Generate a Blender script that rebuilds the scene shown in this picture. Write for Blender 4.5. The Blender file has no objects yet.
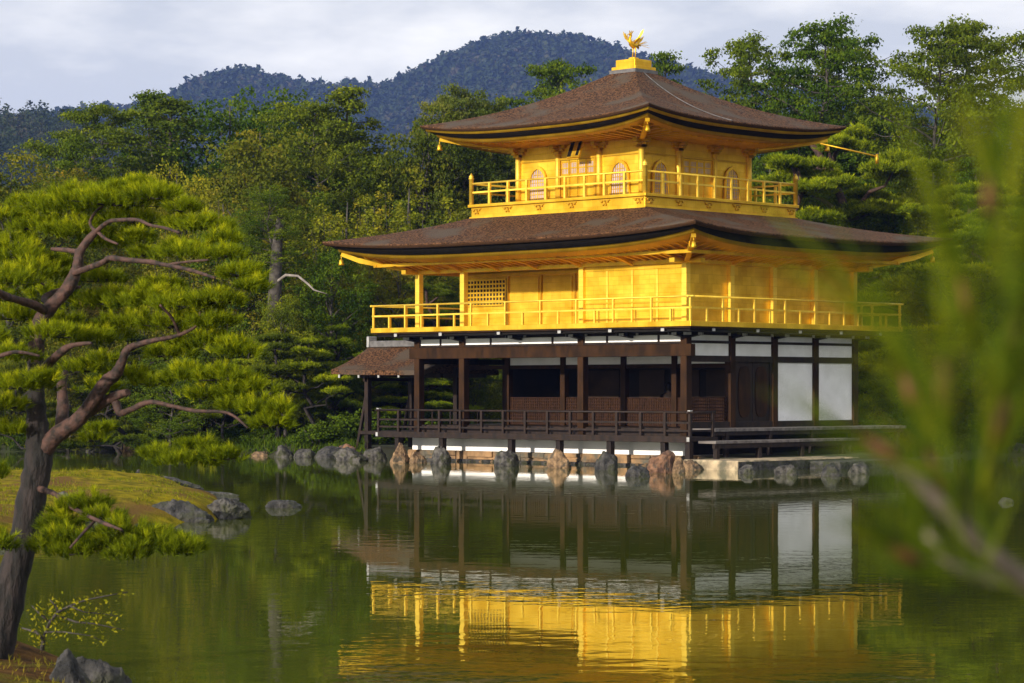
import bpy, bmesh, math, random
import numpy as np
from mathutils import Vector, Matrix

R = math.radians
C = bpy.context.scene.collection
SC = bpy.context.scene

# ------------------------------------------------------------------ camera
F_PX, HZ, EYE = 2575.0, 389.7, 2.345
cam = bpy.data.cameras.new("camera")
camo = bpy.data.objects.new("camera", cam)
C.objects.link(camo)
camo.location = (0, 0, EYE)
camo.rotation_euler = (R(90), 0, 0)
cam.sensor_width = 36.0
cam.lens = F_PX / 1024 * 36.0
cam.shift_y = (HZ - 341.5) / 1024
cam.clip_start = 0.05
cam.clip_end = 6000
cam.dof.use_dof = True
cam.dof.focus_distance = 56.0
cam.dof.aperture_fstop = 8.0
SC.camera = camo

# ------------------------------------------------------------------ sky and sun
SUN_EL = 14.0
SUN_DIR = Vector((-0.655, -0.756, 0)).normalized()
SUN_ROT = math.atan2(SUN_DIR.x, SUN_DIR.y)
world = bpy.data.worlds.new("World")
SC.world = world
world.use_nodes = True
nt = world.node_tree
bg = nt.nodes["Background"]
sky = nt.nodes.new("ShaderNodeTexSky")
sky.sky_type = "NISHITA"
sky.sun_disc = False
sky.sun_elevation = R(SUN_EL)
sky.sun_rotation = SUN_ROT
sky.altitude = 100
sky.dust_density = 1.2
bg.inputs[1].default_value = 0.1
tc = nt.nodes.new("ShaderNodeTexCoord")
mp = nt.nodes.new("ShaderNodeMapping")
mp.inputs["Scale"].default_value = (2.6, 2.6, 8.0)
mp.inputs["Location"].default_value = (3.1, 0.7, 0.2)
nz = nt.nodes.new("ShaderNodeTexNoise")
nz.inputs["Scale"].default_value = 2.6
nz.inputs["Detail"].default_value = 6
nz.inputs["Roughness"].default_value = 0.55
cr = nt.nodes.new("ShaderNodeValToRGB")            # how bright the cloud is
cr.color_ramp.elements[0].position = 0.40
cr.color_ramp.elements[0].color = (6.7, 6.9, 7.0, 1)
cr.color_ramp.elements[1].position = 0.62
cr.color_ramp.elements[1].color = (11.2, 10.9, 10.1, 1)
nz2 = nt.nodes.new("ShaderNodeTexNoise")
nz2.inputs["Scale"].default_value = 1.3
nz2.inputs["Detail"].default_value = 4
cov = nt.nodes.new("ShaderNodeMapRange")           # how much of the sky the cloud covers
cov.inputs[1].default_value = 0.28
cov.inputs[2].default_value = 0.5
cov.inputs[3].default_value = 0.8
cov.inputs[4].default_value = 0.95
mx = nt.nodes.new("ShaderNodeMix")
mx.data_type = "RGBA"
L = nt.links.new
L(tc.outputs["Generated"], mp.inputs[0])
L(mp.outputs[0], nz.inputs["Vector"])
L(mp.outputs[0], nz2.inputs["Vector"])
L(nz.outputs["Fac"], cr.inputs[0])
L(nz2.outputs["Fac"], cov.inputs[0])
L(cov.outputs[0], mx.inputs[0])
L(sky.outputs[0], mx.inputs[6])
L(cr.outputs[0], mx.inputs[7])
L(mx.outputs[2], bg.inputs[0])

sl = bpy.data.lights.new("sun", "SUN")
sl.energy = 5.0
sl.angle = R(1.5)
sl.color = (1.0, 0.90, 0.74)
so = bpy.data.objects.new("sun", sl)
C.objects.link(so)
sd = Vector((SUN_DIR.x * math.cos(R(SUN_EL)), SUN_DIR.y * math.cos(R(SUN_EL)), math.sin(R(SUN_EL))))
so.rotation_euler = sd.to_track_quat("Z", "Y").to_euler()
so.location = (-40, -30, 60)

SC.view_settings.view_transform = "Standard"
SC.view_settings.look = "None"
SC.view_settings.exposure = 0.30
SC.view_settings.gamma = 1.0
SC.cycles.use_denoising = True
SC.cycles.max_bounces = 8
SC.cycles.transparent_max_bounces = 8
SC.cycles.volume_bounces = 0

# ------------------------------------------------------------------ geometry helpers
def unp(px, py, Y):
    return Vector(((px - 512) / F_PX * Y, Y, EYE - (py - HZ) / F_PX * Y))

def tag(o, label=None, cat=None, group=None, kind=None):
    if label: o["label"] = label
    if cat: o["category"] = cat
    if group: o["group"] = group
    if kind: o["kind"] = kind
    return o

def thing(name, label, cat, loc=(0, 0, 0), rz=0.0, group=None):
    o = bpy.data.objects.new(name, None)
    o.empty_display_size = 0.3
    C.objects.link(o)
    o.location = loc
    o.rotation_euler = (0, 0, rz)
    return tag(o, label, cat, group)

def link(name, me, mat, parent=None):
    o = bpy.data.objects.new(name, me)
    C.objects.link(o)
    if mat is not None and not me.materials:
        me.materials.append(mat)
    if parent is not None:
        o.parent = parent
    return o

def copy_tree(o, parent=None):
    c = o.copy()
    C.objects.link(c)
    if parent is not None:
        c.parent = parent
    for ch in o.children:
        copy_tree(ch, c)
    return c

class MB:
    def __init__(s):
        s.v = []; s.f = []; s.sm = []
    def add(s, vs, fs, smooth=False):
        n = len(s.v)
        s.v += [tuple(v) for v in vs]
        s.f += [tuple(i + n for i in f) for f in fs]
        s.sm += [smooth] * len(fs)
        return s
    def hexa(s, p):
        return s.add(p, [(3, 2, 1, 0), (4, 5, 6, 7), (0, 1, 5, 4), (1, 2, 6, 5), (2, 3, 7, 6), (3, 0, 4, 7)])
    def box(s, x0, x1, y0, y1, z0, z1):
        return s.hexa([(x0, y0, z0), (x1, y0, z0), (x1, y1, z0), (x0, y1, z0), (x0, y0, z1), (x1, y0, z1), (x1, y1, z1), (x0, y1, z1)])
    def bar(s, a, b, w, h, up=(0, 0, 1)):
        a = Vector(a); b = Vector(b); d = (b - a).normalized(); up = Vector(up)
        sd_ = d.cross(up)
        if sd_.length < 1e-4: sd_ = d.cross(Vector((1, 0, 0)))
        sd_.normalize(); u = sd_.cross(d).normalized()
        q = []
        for p in (a, b):
            q += [p - sd_ * w / 2 - u * h / 2, p + sd_ * w / 2 - u * h / 2, p + sd_ * w / 2 + u * h / 2, p - sd_ * w / 2 + u * h / 2]
        return s.add(q, [(0, 1, 2, 3), (7, 6, 5, 4), (1, 0, 4, 5), (2, 1, 5, 6), (3, 2, 6, 7), (0, 3, 7, 4)])
    def tube(s, pts, rad, n=8, cap=True, rough=0.0, rng=None):
        pts = [Vector(p) for p in pts]
        if not hasattr(rad, "__len__"): rad = [rad] * len(pts)
        vs = []; fs = []
        prev = None
        for i, p in enumerate(pts):
            d = (pts[min(i + 1, len(pts) - 1)] - pts[max(i - 1, 0)]).normalized()
            if prev is None:
                a = d.cross(Vector((0.3, 0.2, 1)));
                if a.length < 1e-3: a = d.cross(Vector((1, 0, 0)))
            else:
                a = prev - d * prev.dot(d)
            a.normalize(); prev = a
            b = d.cross(a)
            for k in range(n):
                t = 2 * math.pi * k / n
                r = rad[i]
                if rough and rng: r *= 1 + rng.uniform(-rough, rough)
                vs.append(p + (a * math.cos(t) + b * math.sin(t)) * r)
        for i in range(len(pts) - 1):
            for k in range(n):
                k2 = (k + 1) % n
                fs.append((i * n + k, i * n + k2, (i + 1) * n + k2, (i + 1) * n + k))
        s.add(vs, fs, True)
        if cap:
            m = len(s.v) - len(vs)
            s.f.append(tuple(m + k for k in range(n))[::-1]); s.sm.append(False)
            e = m + (len(pts) - 1) * n
            s.f.append(tuple(e + k for k in range(n))); s.sm.append(False)
        return s
    def prism(s, poly, fn, d0, d1):
        n = len(poly)
        vs = [fn(a, b, d0) for a, b in poly] + [fn(a, b, d1) for a, b in poly]
        fs = [tuple(range(n))[::-1], tuple(range(n, 2 * n))]
        fs += [(i, (i + 1) % n, n + (i + 1) % n, n + i) for i in range(n)]
        return s.add(vs, fs)
    def mesh(s, name):
        me = bpy.data.meshes.new(name)
        me.from_pydata(s.v, [], s.f)
        me.polygons.foreach_set("use_smooth", s.sm)
        bm = bmesh.new(); bm.from_mesh(me)
        bmesh.ops.recalc_face_normals(bm, faces=bm.faces)
        bm.to_mesh(me); bm.free()
        return me
    def build(s, name, mat, parent=None, bevel=0.0):
        o = link(name, s.mesh(name), mat, parent)
        if bevel:
            m = o.modifiers.new("bevel", "BEVEL"); m.width = bevel; m.segments = 2; m.limit_method = "ANGLE"
        return o

def np_mesh(name, V, Fc, tint=None, smooth=False):
    V = np.asarray(V, np.float32); Fc = np.asarray(Fc, np.int32)
    me = bpy.data.meshes.new(name)
    k = Fc.shape[1]; m = len(Fc)
    me.vertices.add(len(V)); me.vertices.foreach_set("co", V.ravel())
    me.loops.add(m * k); me.loops.foreach_set("vertex_index", Fc.ravel())
    me.polygons.add(m)
    me.polygons.foreach_set("loop_start", np.arange(0, m * k, k, dtype=np.int32))
    me.polygons.foreach_set("use_smooth", np.full(m, smooth))
    if tint is not None:
        a = me.attributes.new("tint", "FLOAT", "POINT")
        a.data.foreach_set("value", np.asarray(tint, np.float32))
    me.update(calc_edges=True)
    return me

def unit(a):
    return a / np.maximum(np.linalg.norm(a, axis=1, keepdims=True), 1e-9)

def leaf_arrays(Cn, N, Ln, W, rg):
    n = len(Cn)
    t = unit(np.cross(N, rg.normal(size=(n, 3)))); b = np.cross(N, t)
    Ln = np.broadcast_to(Ln, n)[:, None]; W = np.broadcast_to(W, n)[:, None]
    V = np.stack([Cn - t * Ln / 2, Cn + b * W / 2 + N * W * 0.12, Cn + t * Ln / 2, Cn - b * W / 2 + N * W * 0.12], 1).reshape(-1, 3)
    return V, np.arange(n * 4).reshape(n, 4)

def needle_arrays(B, D, Ln, W, rg):
    n = len(B)
    s = unit(np.cross(D, rg.normal(size=(n, 3))))
    Ln = np.broadcast_to(Ln, n)[:, None]; W = np.broadcast_to(W, n)[:, None]
    V = np.stack([B - s * W / 2, B + s * W / 2, B + D * Ln], 1).reshape(-1, 3)
    return V, np.arange(n * 3).reshape(n, 3)

def tufts(P, D, k, spread, ln, w, rg, tint=None):
    """pine shoots: at each point P a brush of k needles around direction D"""
    n = len(P)
    B = np.repeat(P, k, 0); DD = np.repeat(D, k, 0)
    along = rg.uniform(-0.3, 0.5, (n * k, 1)) * ln
    d = unit(DD + rg.normal(size=(n * k, 3)) * spread)
    V, Fc = needle_arrays(B + DD * along, d, ln * rg.uniform(0.7, 1.15, n * k), w, rg)
    tt = rg.uniform(0, 1, n) if tint is None else tint
    tn = np.repeat(np.clip(np.repeat(tt, k) + rg.normal(0, 0.12, n * k), 0, 1), 3)
    return V, Fc, tn

def snoise(x, y, seed=0, oct=4, f=1.0):
    rg = np.random.default_rng(seed); out = 0; a = 1.0
    for o in range(oct):
        for k in range(3):
            th, ph = rg.uniform(0, 6.28, 2)
            ff = f * rg.uniform(0.7, 1.3)
            out = out + a * np.sin(ff * (x * np.cos(th) + y * np.sin(th)) + ph + 1.3 * np.sin(ff * 0.6 * (y * np.cos(th) - x * np.sin(th)) + ph * 2))
        a *= 0.5; f *= 2.0
    return out / 3.0

# ------------------------------------------------------------------ materials
def mat_new(name):
    m = bpy.data.materials.new(name); m.use_nodes = True
    n = m.node_tree
    return m, n, n.nodes["Principled BSDF"], n.links.new

def surf(name, c1, c2, scale=6.0, rough=0.6, metal=0.0, bump=0.0, bscale=None, stretch=(1, 1, 1), detail=5, spec=0.5, c3=None, s3=1.0, pos=(0.35, 0.65), bdist=0.02):
    m, n, p, lk = mat_new(name)
    t = n.nodes.new("ShaderNodeTexCoord"); mpn = n.nodes.new("ShaderNodeMapping")
    mpn.inputs["Scale"].default_value = stretch
    lk(t.outputs["Object"], mpn.inputs[0])
    z = n.nodes.new("ShaderNodeTexNoise"); z.inputs["Scale"].default_value = scale; z.inputs["Detail"].default_value = detail
    lk(mpn.outputs[0], z.inputs["Vector"])
    r = n.nodes.new("ShaderNodeValToRGB")
    r.color_ramp.elements[0].position, r.color_ramp.elements[1].position = pos
    r.color_ramp.elements[0].color = (*c1, 1); r.color_ramp.elements[1].color = (*c2, 1)
    lk(z.outputs["Fac"], r.inputs[0])
    col = r.outputs[0]
    if c3 is not None:
        z3 = n.nodes.new("ShaderNodeTexNoise"); z3.inputs["Scale"].default_value = s3; z3.inputs["Detail"].default_value = 6
        lk(t.outputs["Object"], z3.inputs["Vector"])
        mr = n.nodes.new("ShaderNodeMapRange"); mr.inputs[1].default_value = 0.5; mr.inputs[2].default_value = 0.62
        lk(z3.outputs["Fac"], mr.inputs[0])
        mm = n.nodes.new("ShaderNodeMix"); mm.data_type = "RGBA"; mm.inputs[7].default_value = (*c3, 1)
        lk(mr.outputs[0], mm.inputs[0]); lk(col, mm.inputs[6]); col = mm.outputs[2]
    lk(col, p.inputs["Base Color"])
    p.inputs["Roughness"].default_value = rough; p.inputs["Metallic"].default_value = metal
    p.inputs["Specular IOR Level"].default_value = spec
    if bump:
        zb = n.nodes.new("ShaderNodeTexNoise"); zb.inputs["Scale"].default_value = bscale or scale * 3; zb.inputs["Detail"].default_value = 6
        lk(mpn.outputs[0], zb.inputs["Vector"])
        b = n.nodes.new("ShaderNodeBump"); b.inputs["Strength"].default_value = bump; b.inputs["Distance"].default_value = bdist
        lk(zb.outputs["Fac"], b.inputs["Height"]); lk(b.outputs[0], p.inputs["Normal"])
    return m

def gold(name, c1, c2, rough=0.47, metal=0.86, siding=0.0):
    m, n, p, lk = mat_new(name)
    t = n.nodes.new("ShaderNodeTexCoord")
    z = n.nodes.new("ShaderNodeTexNoise"); z.inputs["Scale"].default_value = 1.6; z.inputs["Detail"].default_value = 7
    lk(t.outputs["Object"], z.inputs["Vector"])
    r = n.nodes.new("ShaderNodeValToRGB"); r.color_ramp.elements[0].position = 0.35; r.color_ramp.elements[1].position = 0.68
    r.color_ramp.elements[0].color = (*c1, 1); r.color_ramp.elements[1].color = (*c2, 1)
    lk(z.outputs["Fac"], r.inputs[0])
    # sheets of leaf: each square a little different, thin seams between them
    sx = n.nodes.new("ShaderNodeSeparateXYZ"); lk(t.outputs["Object"], sx.inputs[0])
    ad = n.nodes.new("ShaderNodeMath"); ad.operation = "ADD"; lk(sx.outputs[0], ad.inputs[0]); lk(sx.outputs[1], ad.inputs[1])
    cx = n.nodes.new("ShaderNodeCombineXYZ"); lk(ad.outputs[0], cx.inputs[0]); lk(sx.outputs[2], cx.inputs[1])
    bk = n.nodes.new("ShaderNodeTexBrick"); bk.inputs["Scale"].default_value = 1.0; bk.offset = 0.5
    bk.inputs["Brick Width"].default_value = 0.42; bk.inputs["Row Height"].default_value = 0.28; bk.inputs["Mortar Size"].default_value = 0.006
    bk.inputs["Color1"].default_value = (1, 1, 1, 1); bk.inputs["Color2"].default_value = (0.84, 0.80, 0.74, 1); bk.inputs["Mortar"].default_value = (0.74, 0.66, 0.55, 1)
    lk(cx.outputs[0], bk.inputs["Vector"])
    ml = n.nodes.new("ShaderNodeMix"); ml.data_type = "RGBA"; ml.blend_type = "MULTIPLY"; ml.inputs[0].default_value = 0.8
    lk(r.outputs[0], ml.inputs[6]); lk(bk.outputs["Color"], ml.inputs[7]); lk(ml.outputs[2], p.inputs["Base Color"])
    p.inputs["Metallic"].default_value = metal
    zr = n.nodes.new("ShaderNodeMapRange"); zr.inputs[3].default_value = rough - 0.07; zr.inputs[4].default_value = rough + 0.1
    lk(z.outputs["Fac"], zr.inputs[0]); lk(zr.outputs[0], p.inputs["Roughness"])
    zb = n.nodes.new("ShaderNodeTexNoise"); zb.inputs["Scale"].default_value = 9; zb.inputs["Detail"].default_value = 4
    lk(t.outputs["Object"], zb.inputs["Vector"])
    b = n.nodes.new("ShaderNodeBump"); b.inputs["Strength"].default_value = 0.25; b.inputs["Distance"].default_value = 0.01
    lk(zb.outputs["Fac"], b.inputs["Height"])
    nrm = b.outputs[0]
    if siding:
        w = n.nodes.new("ShaderNodeTexWave"); w.wave_type = "BANDS"; w.bands_direction = "Z"; w.wave_profile = "SAW"
        w.inputs["Scale"].default_value = 0.314 / siding; w.inputs["Distortion"].default_value = 0.0
        lk(t.outputs["Object"], w.inputs["Vector"])
        b2 = n.nodes.new("ShaderNodeBump"); b2.inputs["Strength"].default_value = 0.6; b2.inputs["Distance"].default_value = 0.012
        b2.invert = True
        lk(w.outputs["Fac"], b2.inputs["Height"]); lk(nrm, b2.inputs["Normal"]); nrm = b2.outputs[0]
    lk(nrm, p.inputs["Normal"])
    return m

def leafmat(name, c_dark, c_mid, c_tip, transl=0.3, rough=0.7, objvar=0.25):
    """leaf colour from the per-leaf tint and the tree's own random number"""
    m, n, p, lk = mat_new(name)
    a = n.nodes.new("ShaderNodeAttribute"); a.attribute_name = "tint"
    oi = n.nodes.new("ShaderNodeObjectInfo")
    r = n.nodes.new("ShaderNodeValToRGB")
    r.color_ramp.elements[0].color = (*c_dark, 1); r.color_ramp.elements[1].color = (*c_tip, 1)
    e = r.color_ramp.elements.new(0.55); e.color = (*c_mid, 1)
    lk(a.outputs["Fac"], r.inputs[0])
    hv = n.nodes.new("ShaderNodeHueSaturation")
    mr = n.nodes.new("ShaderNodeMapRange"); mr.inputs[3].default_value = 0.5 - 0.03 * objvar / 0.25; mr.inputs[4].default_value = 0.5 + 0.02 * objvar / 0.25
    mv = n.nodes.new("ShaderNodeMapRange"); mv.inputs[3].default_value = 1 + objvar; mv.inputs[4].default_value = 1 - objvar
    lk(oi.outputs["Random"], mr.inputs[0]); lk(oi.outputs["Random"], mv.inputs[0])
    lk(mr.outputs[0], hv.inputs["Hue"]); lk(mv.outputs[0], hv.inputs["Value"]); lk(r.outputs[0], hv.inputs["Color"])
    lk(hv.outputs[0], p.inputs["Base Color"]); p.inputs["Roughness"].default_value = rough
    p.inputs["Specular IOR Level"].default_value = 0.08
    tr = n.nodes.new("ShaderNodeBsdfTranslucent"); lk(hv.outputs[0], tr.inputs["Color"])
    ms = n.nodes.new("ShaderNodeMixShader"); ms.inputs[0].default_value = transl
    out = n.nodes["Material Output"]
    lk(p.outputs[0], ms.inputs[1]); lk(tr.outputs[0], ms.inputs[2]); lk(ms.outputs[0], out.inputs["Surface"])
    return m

M = {}
M["gold"] = gold("gold_leaf", (0.68, 0.395, 0.016), (0.90, 0.59, 0.05))
M["gold_wall"] = gold("gold_leaf_boards", (0.70, 0.415, 0.018), (0.92, 0.62, 0.058), rough=0.5, siding=0.14)
M["gold_rail"] = gold("gilded_posts", (0.82, 0.54, 0.045), (0.93, 0.68, 0.09), rough=0.5, metal=0.6)
M["gold_dark"] = gold("dark_gold_leaf", (0.52, 0.30, 0.014), (0.66, 0.39, 0.026), rough=0.5, metal=0.8)  # deeper gold leaf for soffits, brackets and trim
M["shingle"] = surf("bark_shingles", (0.010, 0.005, 0.003), (0.155, 0.074, 0.036), scale=15, pos=(0.38, 0.66), rough=0.78, bump=1.0, bscale=26, c3=(0.075, 0.056, 0.042), s3=0.7, spec=0.1, bdist=0.04)
M["shingle_edge"] = surf("cut_shingle_edge", (0.035, 0.016, 0.008), (0.085, 0.04, 0.018), scale=8, spec=0.2, rough=0.75, stretch=(1, 1, 8), bump=0.4)
M["black"] = surf("black_eave_board", (0.004, 0.003, 0.003), (0.009, 0.007, 0.006), rough=0.6, spec=0.15)
M["wood_dark"] = surf("weathered_dark_timber", (0.008, 0.005, 0.0045), (0.024, 0.013, 0.009), scale=7, spec=0.25, rough=0.6, bump=0.2, stretch=(1, 1, 0.3))
M["wood_brown"] = surf("reddish_brown_timber", (0.014, 0.006, 0.0022), (0.038, 0.0155, 0.0045), scale=5, spec=0.15, rough=0.65, bump=0.15, stretch=(1, 1, 0.3))
M["wood_grey"] = surf("grey_silvered_planks", (0.07, 0.06, 0.058), (0.17, 0.15, 0.145), scale=6, rough=0.7, bump=0.2, stretch=(0.3, 1, 1))
M["lattice"] = surf("red_brown_lattice", (0.016, 0.006, 0.0035), (0.038, 0.015, 0.007), scale=9, spec=0.15, rough=0.65)
M["plaster"] = surf("white_plaster", (0.74, 0.74, 0.75), (0.87, 0.87, 0.89), scale=1.6, rough=0.85, bump=0.05)
M["whitecap"] = surf("white_painted_end", (0.24, 0.24, 0.245), (0.42, 0.42, 0.43), rough=0.7)
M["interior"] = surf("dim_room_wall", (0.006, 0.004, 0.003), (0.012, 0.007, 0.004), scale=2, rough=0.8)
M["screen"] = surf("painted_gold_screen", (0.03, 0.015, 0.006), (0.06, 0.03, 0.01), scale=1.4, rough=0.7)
M["paper"] = surf("grey_paper_pane", (0.30, 0.24, 0.26), (0.42, 0.36, 0.38), scale=3, rough=0.7)
M["stone"] = surf("ochre_foundation_stone", (0.085, 0.052, 0.027), (0.34, 0.20, 0.095), scale=2.2, rough=0.85, bump=0.6, bscale=9, c3=(0.09, 0.08, 0.06), s3=1.7)
M["slab"] = surf("worn_slab_stone", (0.22, 0.17, 0.11), (0.46, 0.36, 0.23), scale=3.0, rough=0.8, bump=0.3, c3=(0.10, 0.09, 0.06), s3=2.0)
M["tile"] = surf("grey_ridge_tile", (0.07, 0.065, 0.065), (0.13, 0.125, 0.13), rough=0.5)
def rockmat(name, a, b, c):
    return surf(name, a, b, scale=4.5, rough=0.85, bump=1.0, bscale=11, c3=c, s3=3.5, detail=10, bdist=0.08, pos=(0.38, 0.62))
M["rock_grey"] = rockmat("lichen_grey_rock", (0.010, 0.009, 0.009), (0.10, 0.092, 0.086), (0.034, 0.036, 0.016))
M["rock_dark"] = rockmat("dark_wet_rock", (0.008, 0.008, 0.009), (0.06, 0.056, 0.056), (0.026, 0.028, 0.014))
M["rock_red"] = rockmat("reddish_rock", (0.05, 0.022, 0.013), (0.20, 0.10, 0.055), (0.05, 0.036, 0.028))
M["rock_tan"] = rockmat("tan_rock", (0.08, 0.048, 0.026), (0.32, 0.20, 0.105), (0.06, 0.046, 0.03))
M["soil"] = surf("forest_floor", (0.012, 0.014, 0.004), (0.035, 0.035, 0.010), scale=0.8, rough=0.95, bump=0.6, bscale=4, c3=(0.035, 0.05, 0.01), s3=0.4, bdist=0.06)
M["needle_floor"] = surf("needle_litter", (0.03, 0.016, 0.006), (0.12, 0.06, 0.016), scale=5, spec=0.05, rough=0.95, bump=1.0, bscale=30, c3=(0.10, 0.09, 0.006), s3=1.2, bdist=0.03)
M["moss"] = surf("yellow_moss", (0.085, 0.075, 0.003), (0.24, 0.19, 0.006), scale=3.5, spec=0.05, rough=0.95, bump=1.0, bscale=22, c3=(0.13, 0.075, 0.02), s3=0.8, bdist=0.04)  # yellow green moss with brown patches
M["bark_pine"] = surf("pine_bark", (0.003, 0.0022, 0.0022), (0.022, 0.0145, 0.014), pos=(0.42, 0.62), scale=13, rough=0.85, bump=1.0, bscale=16, stretch=(1, 1, 0.35), bdist=0.05)
M["bark_red"] = surf("red_pine_bark", (0.011, 0.006, 0.005), (0.078, 0.036, 0.028), scale=15, rough=0.8, bump=0.8, bscale=24, bdist=0.02)
M["bark_grey"] = surf("grey_bark", (0.022, 0.018, 0.016), (0.07, 0.06, 0.053), scale=5, rough=0.9, bump=0.6)
M["deadwood"] = surf("bleached_deadwood", (0.14, 0.12, 0.11), (0.24, 0.21, 0.195), scale=5, rough=0.85)
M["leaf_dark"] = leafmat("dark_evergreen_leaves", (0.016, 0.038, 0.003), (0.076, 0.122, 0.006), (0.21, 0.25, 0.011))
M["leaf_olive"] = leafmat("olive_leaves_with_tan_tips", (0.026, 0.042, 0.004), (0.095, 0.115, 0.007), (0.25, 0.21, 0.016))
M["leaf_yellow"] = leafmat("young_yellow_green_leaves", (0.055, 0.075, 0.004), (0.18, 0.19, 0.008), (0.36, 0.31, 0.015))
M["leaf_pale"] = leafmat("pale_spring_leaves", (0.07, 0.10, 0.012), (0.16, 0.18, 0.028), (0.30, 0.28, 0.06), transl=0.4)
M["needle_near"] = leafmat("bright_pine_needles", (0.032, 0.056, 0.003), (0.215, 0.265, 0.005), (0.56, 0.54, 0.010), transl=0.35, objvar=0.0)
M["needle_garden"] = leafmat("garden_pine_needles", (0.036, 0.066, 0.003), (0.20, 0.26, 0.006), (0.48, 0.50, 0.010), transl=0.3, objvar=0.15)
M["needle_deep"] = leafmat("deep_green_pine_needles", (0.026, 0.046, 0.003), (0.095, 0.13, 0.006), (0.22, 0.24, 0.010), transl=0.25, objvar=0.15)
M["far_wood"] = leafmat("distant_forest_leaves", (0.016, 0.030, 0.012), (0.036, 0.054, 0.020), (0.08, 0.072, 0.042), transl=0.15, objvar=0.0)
M["limb_grey"] = surf("grey_brown_limb", (0.11, 0.085, 0.065), (0.22, 0.175, 0.135), scale=60, rough=0.85)
M["needle_fore"] = leafmat("olive_pine_needles", (0.017, 0.038, 0.003), (0.068, 0.112, 0.005), (0.23, 0.225, 0.010), transl=0.35, objvar=0.0)
M["bud"] = surf("reddish_pine_bud", (0.07, 0.02, 0.006), (0.16, 0.05, 0.014), scale=60, rough=0.7)

# water
m, n, p, lk = mat_new("green_pond_water")
M["water"] = m
t = n.nodes.new("ShaderNodeTexCoord"); mpn = n.nodes.new("ShaderNodeMapping"); mpn.inputs["Scale"].default_value = (0.75, 1.0, 1)
lk(t.outputs["Object"], mpn.inputs[0])
z1 = n.nodes.new("ShaderNodeTexNoise"); z1.inputs["Scale"].default_value = 2.1; z1.inputs["Detail"].default_value = 3; z1.inputs["Roughness"].default_value = 0.5
z2 = n.nodes.new("ShaderNodeTexNoise"); z2.inputs["Scale"].default_value = 0.16; z2.inputs["Detail"].default_value = 3
lk(mpn.outputs[0], z1.inputs["Vector"]); lk(mpn.outputs[0], z2.inputs["Vector"])
mr = n.nodes.new("ShaderNodeMapRange"); mr.inputs[1].default_value = 0.4; mr.inputs[2].default_value = 0.68; mr.inputs[3].default_value = 0.05; mr.inputs[4].default_value = 0.24
lk(z2.outputs["Fac"], mr.inputs[0])
b = n.nodes.new("ShaderNodeBump"); b.inputs["Distance"].default_value = 0.02
lk(mr.outputs[0], b.inputs["Strength"]); lk(z1.outputs["Fac"], b.inputs["Height"]); lk(b.outputs[0], p.inputs["Normal"])
p.inputs["Base Color"].default_value = (0.054, 0.066, 0.005, 1)
p.inputs["Roughness"].default_value = 0.015
p.inputs["IOR"].default_value = 1.33

# ------------------------------------------------------------------ site frame of the pavilion
AZ = R(46.04)
PX0, PY0 = (686 - 512) / F_PX * 78.2, 78.2
EA = (math.sin(AZ), -math.cos(AZ)); NO = (math.cos(AZ), math.sin(AZ))
RZ = math.atan2(EA[1], EA[0])
def site(x, y, z=0.0):
    return Vector((PX0 + EA[0] * x + NO[0] * y, PY0 + EA[1] * x + NO[1] * y, z))

# ------------------------------------------------------------------ ground, pond, hills
shore = [(-240, 100), (-60, 99), (-30, 98), (-19, 97.5), (-15.5, 101), (-12.2, 96), (-10.2, 93.0), (-8.4, 90.6), (-6.6, 90.0), (-5.6, 88.6)]
for x, y in ((-12.0, 2.0), (-12.0, -0.3), (0.35, -0.3), (0.8, -0.7), (2.6, -0.7), (2.8, 4.2), (3.6, 7.0)):
    q = site(x, y); shore.append((q.x, q.y))
shore += [(13.5, 86.5), (15.5, 91), (19, 92.5), (24, 91), (34, 88), (70, 78), (240, 60)]
SH = np.array(shore)
def shore_dist(x, y):
    """signed distance to the shore line, positive on the land side"""
    d = np.full(x.shape, 1e9); 
    for (ax, ay), (bx, by) in zip(SH[:-1], SH[1:]):
        ex, ey = bx - ax, by - ay
        tt = np.clip(((x - ax) * ex + (y - ay) * ey) / (ex * ex + ey * ey), 0, 1)
        d = np.minimum(d, np.hypot(x - ax - tt * ex, y - ay - tt * ey))
    poly = np.vstack([SH, [(240, 3000), (-240, 3000)]])
    inside = np.zeros(x.shape, bool)
    j = len(poly) - 1
    for i in range(len(poly)):
        xi, yi = poly[i]; xj, yj = poly[j]
        c_ = ((yi > y) != (yj > y)) & (x < (xj - xi) * (y - yi) / (yj - yi + 1e-12) + xi)
        inside ^= c_
        j = i
    inside |= (np.abs(x) >= 240) & (y > 60)
    return np.where(inside, d, -d)
def ground_z(x, y):
    x = np.asarray(x, float); y = np.asarray(y, float)
    d = shore_dist(x, y)
    z = np.where(d > 0, 0.38 * (1 - np.exp(-d / 0.6)) + 0.012 * np.clip(d, 0, 60) + 0.02 * np.clip(d - 18, 0, 60), np.maximum(-0.9, d * 0.5))
    z = z + np.where(d > 1, 0.10 * snoise(x, y, 3, 3, 0.35), 0)
    z = z + np.clip((x - 6) / 30, 0, 1.5) * np.clip((d - 12) / 30, 0, 1) * 3.0
    # the bank the camera stands on
    near = 12.5 - y + 0.4 * np.sin(x * 0.9) + np.clip(-x - 3, 0, 3) * 0.5
    z = np.maximum(z, np.where(near > 0, 0.75 * (1 - np.exp(-near / 1.5)), np.maximum(-0.9, near * 0.5)))
    return z
def gz(x, y):
    return float(ground_z(np.array([x]), np.array([y]))[0])
def axis(parts):
    out = []
    for a, b_, st in parts:
        out += list(np.arange(a, b_, st))
    out.append(parts[-1][1]); return np.array(out)
gx = axis([(-1200, -240, 80), (-240, -40, 8), (-40, 45, 0.6), (45, 240, 8), (240, 1200, 80)])
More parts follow.
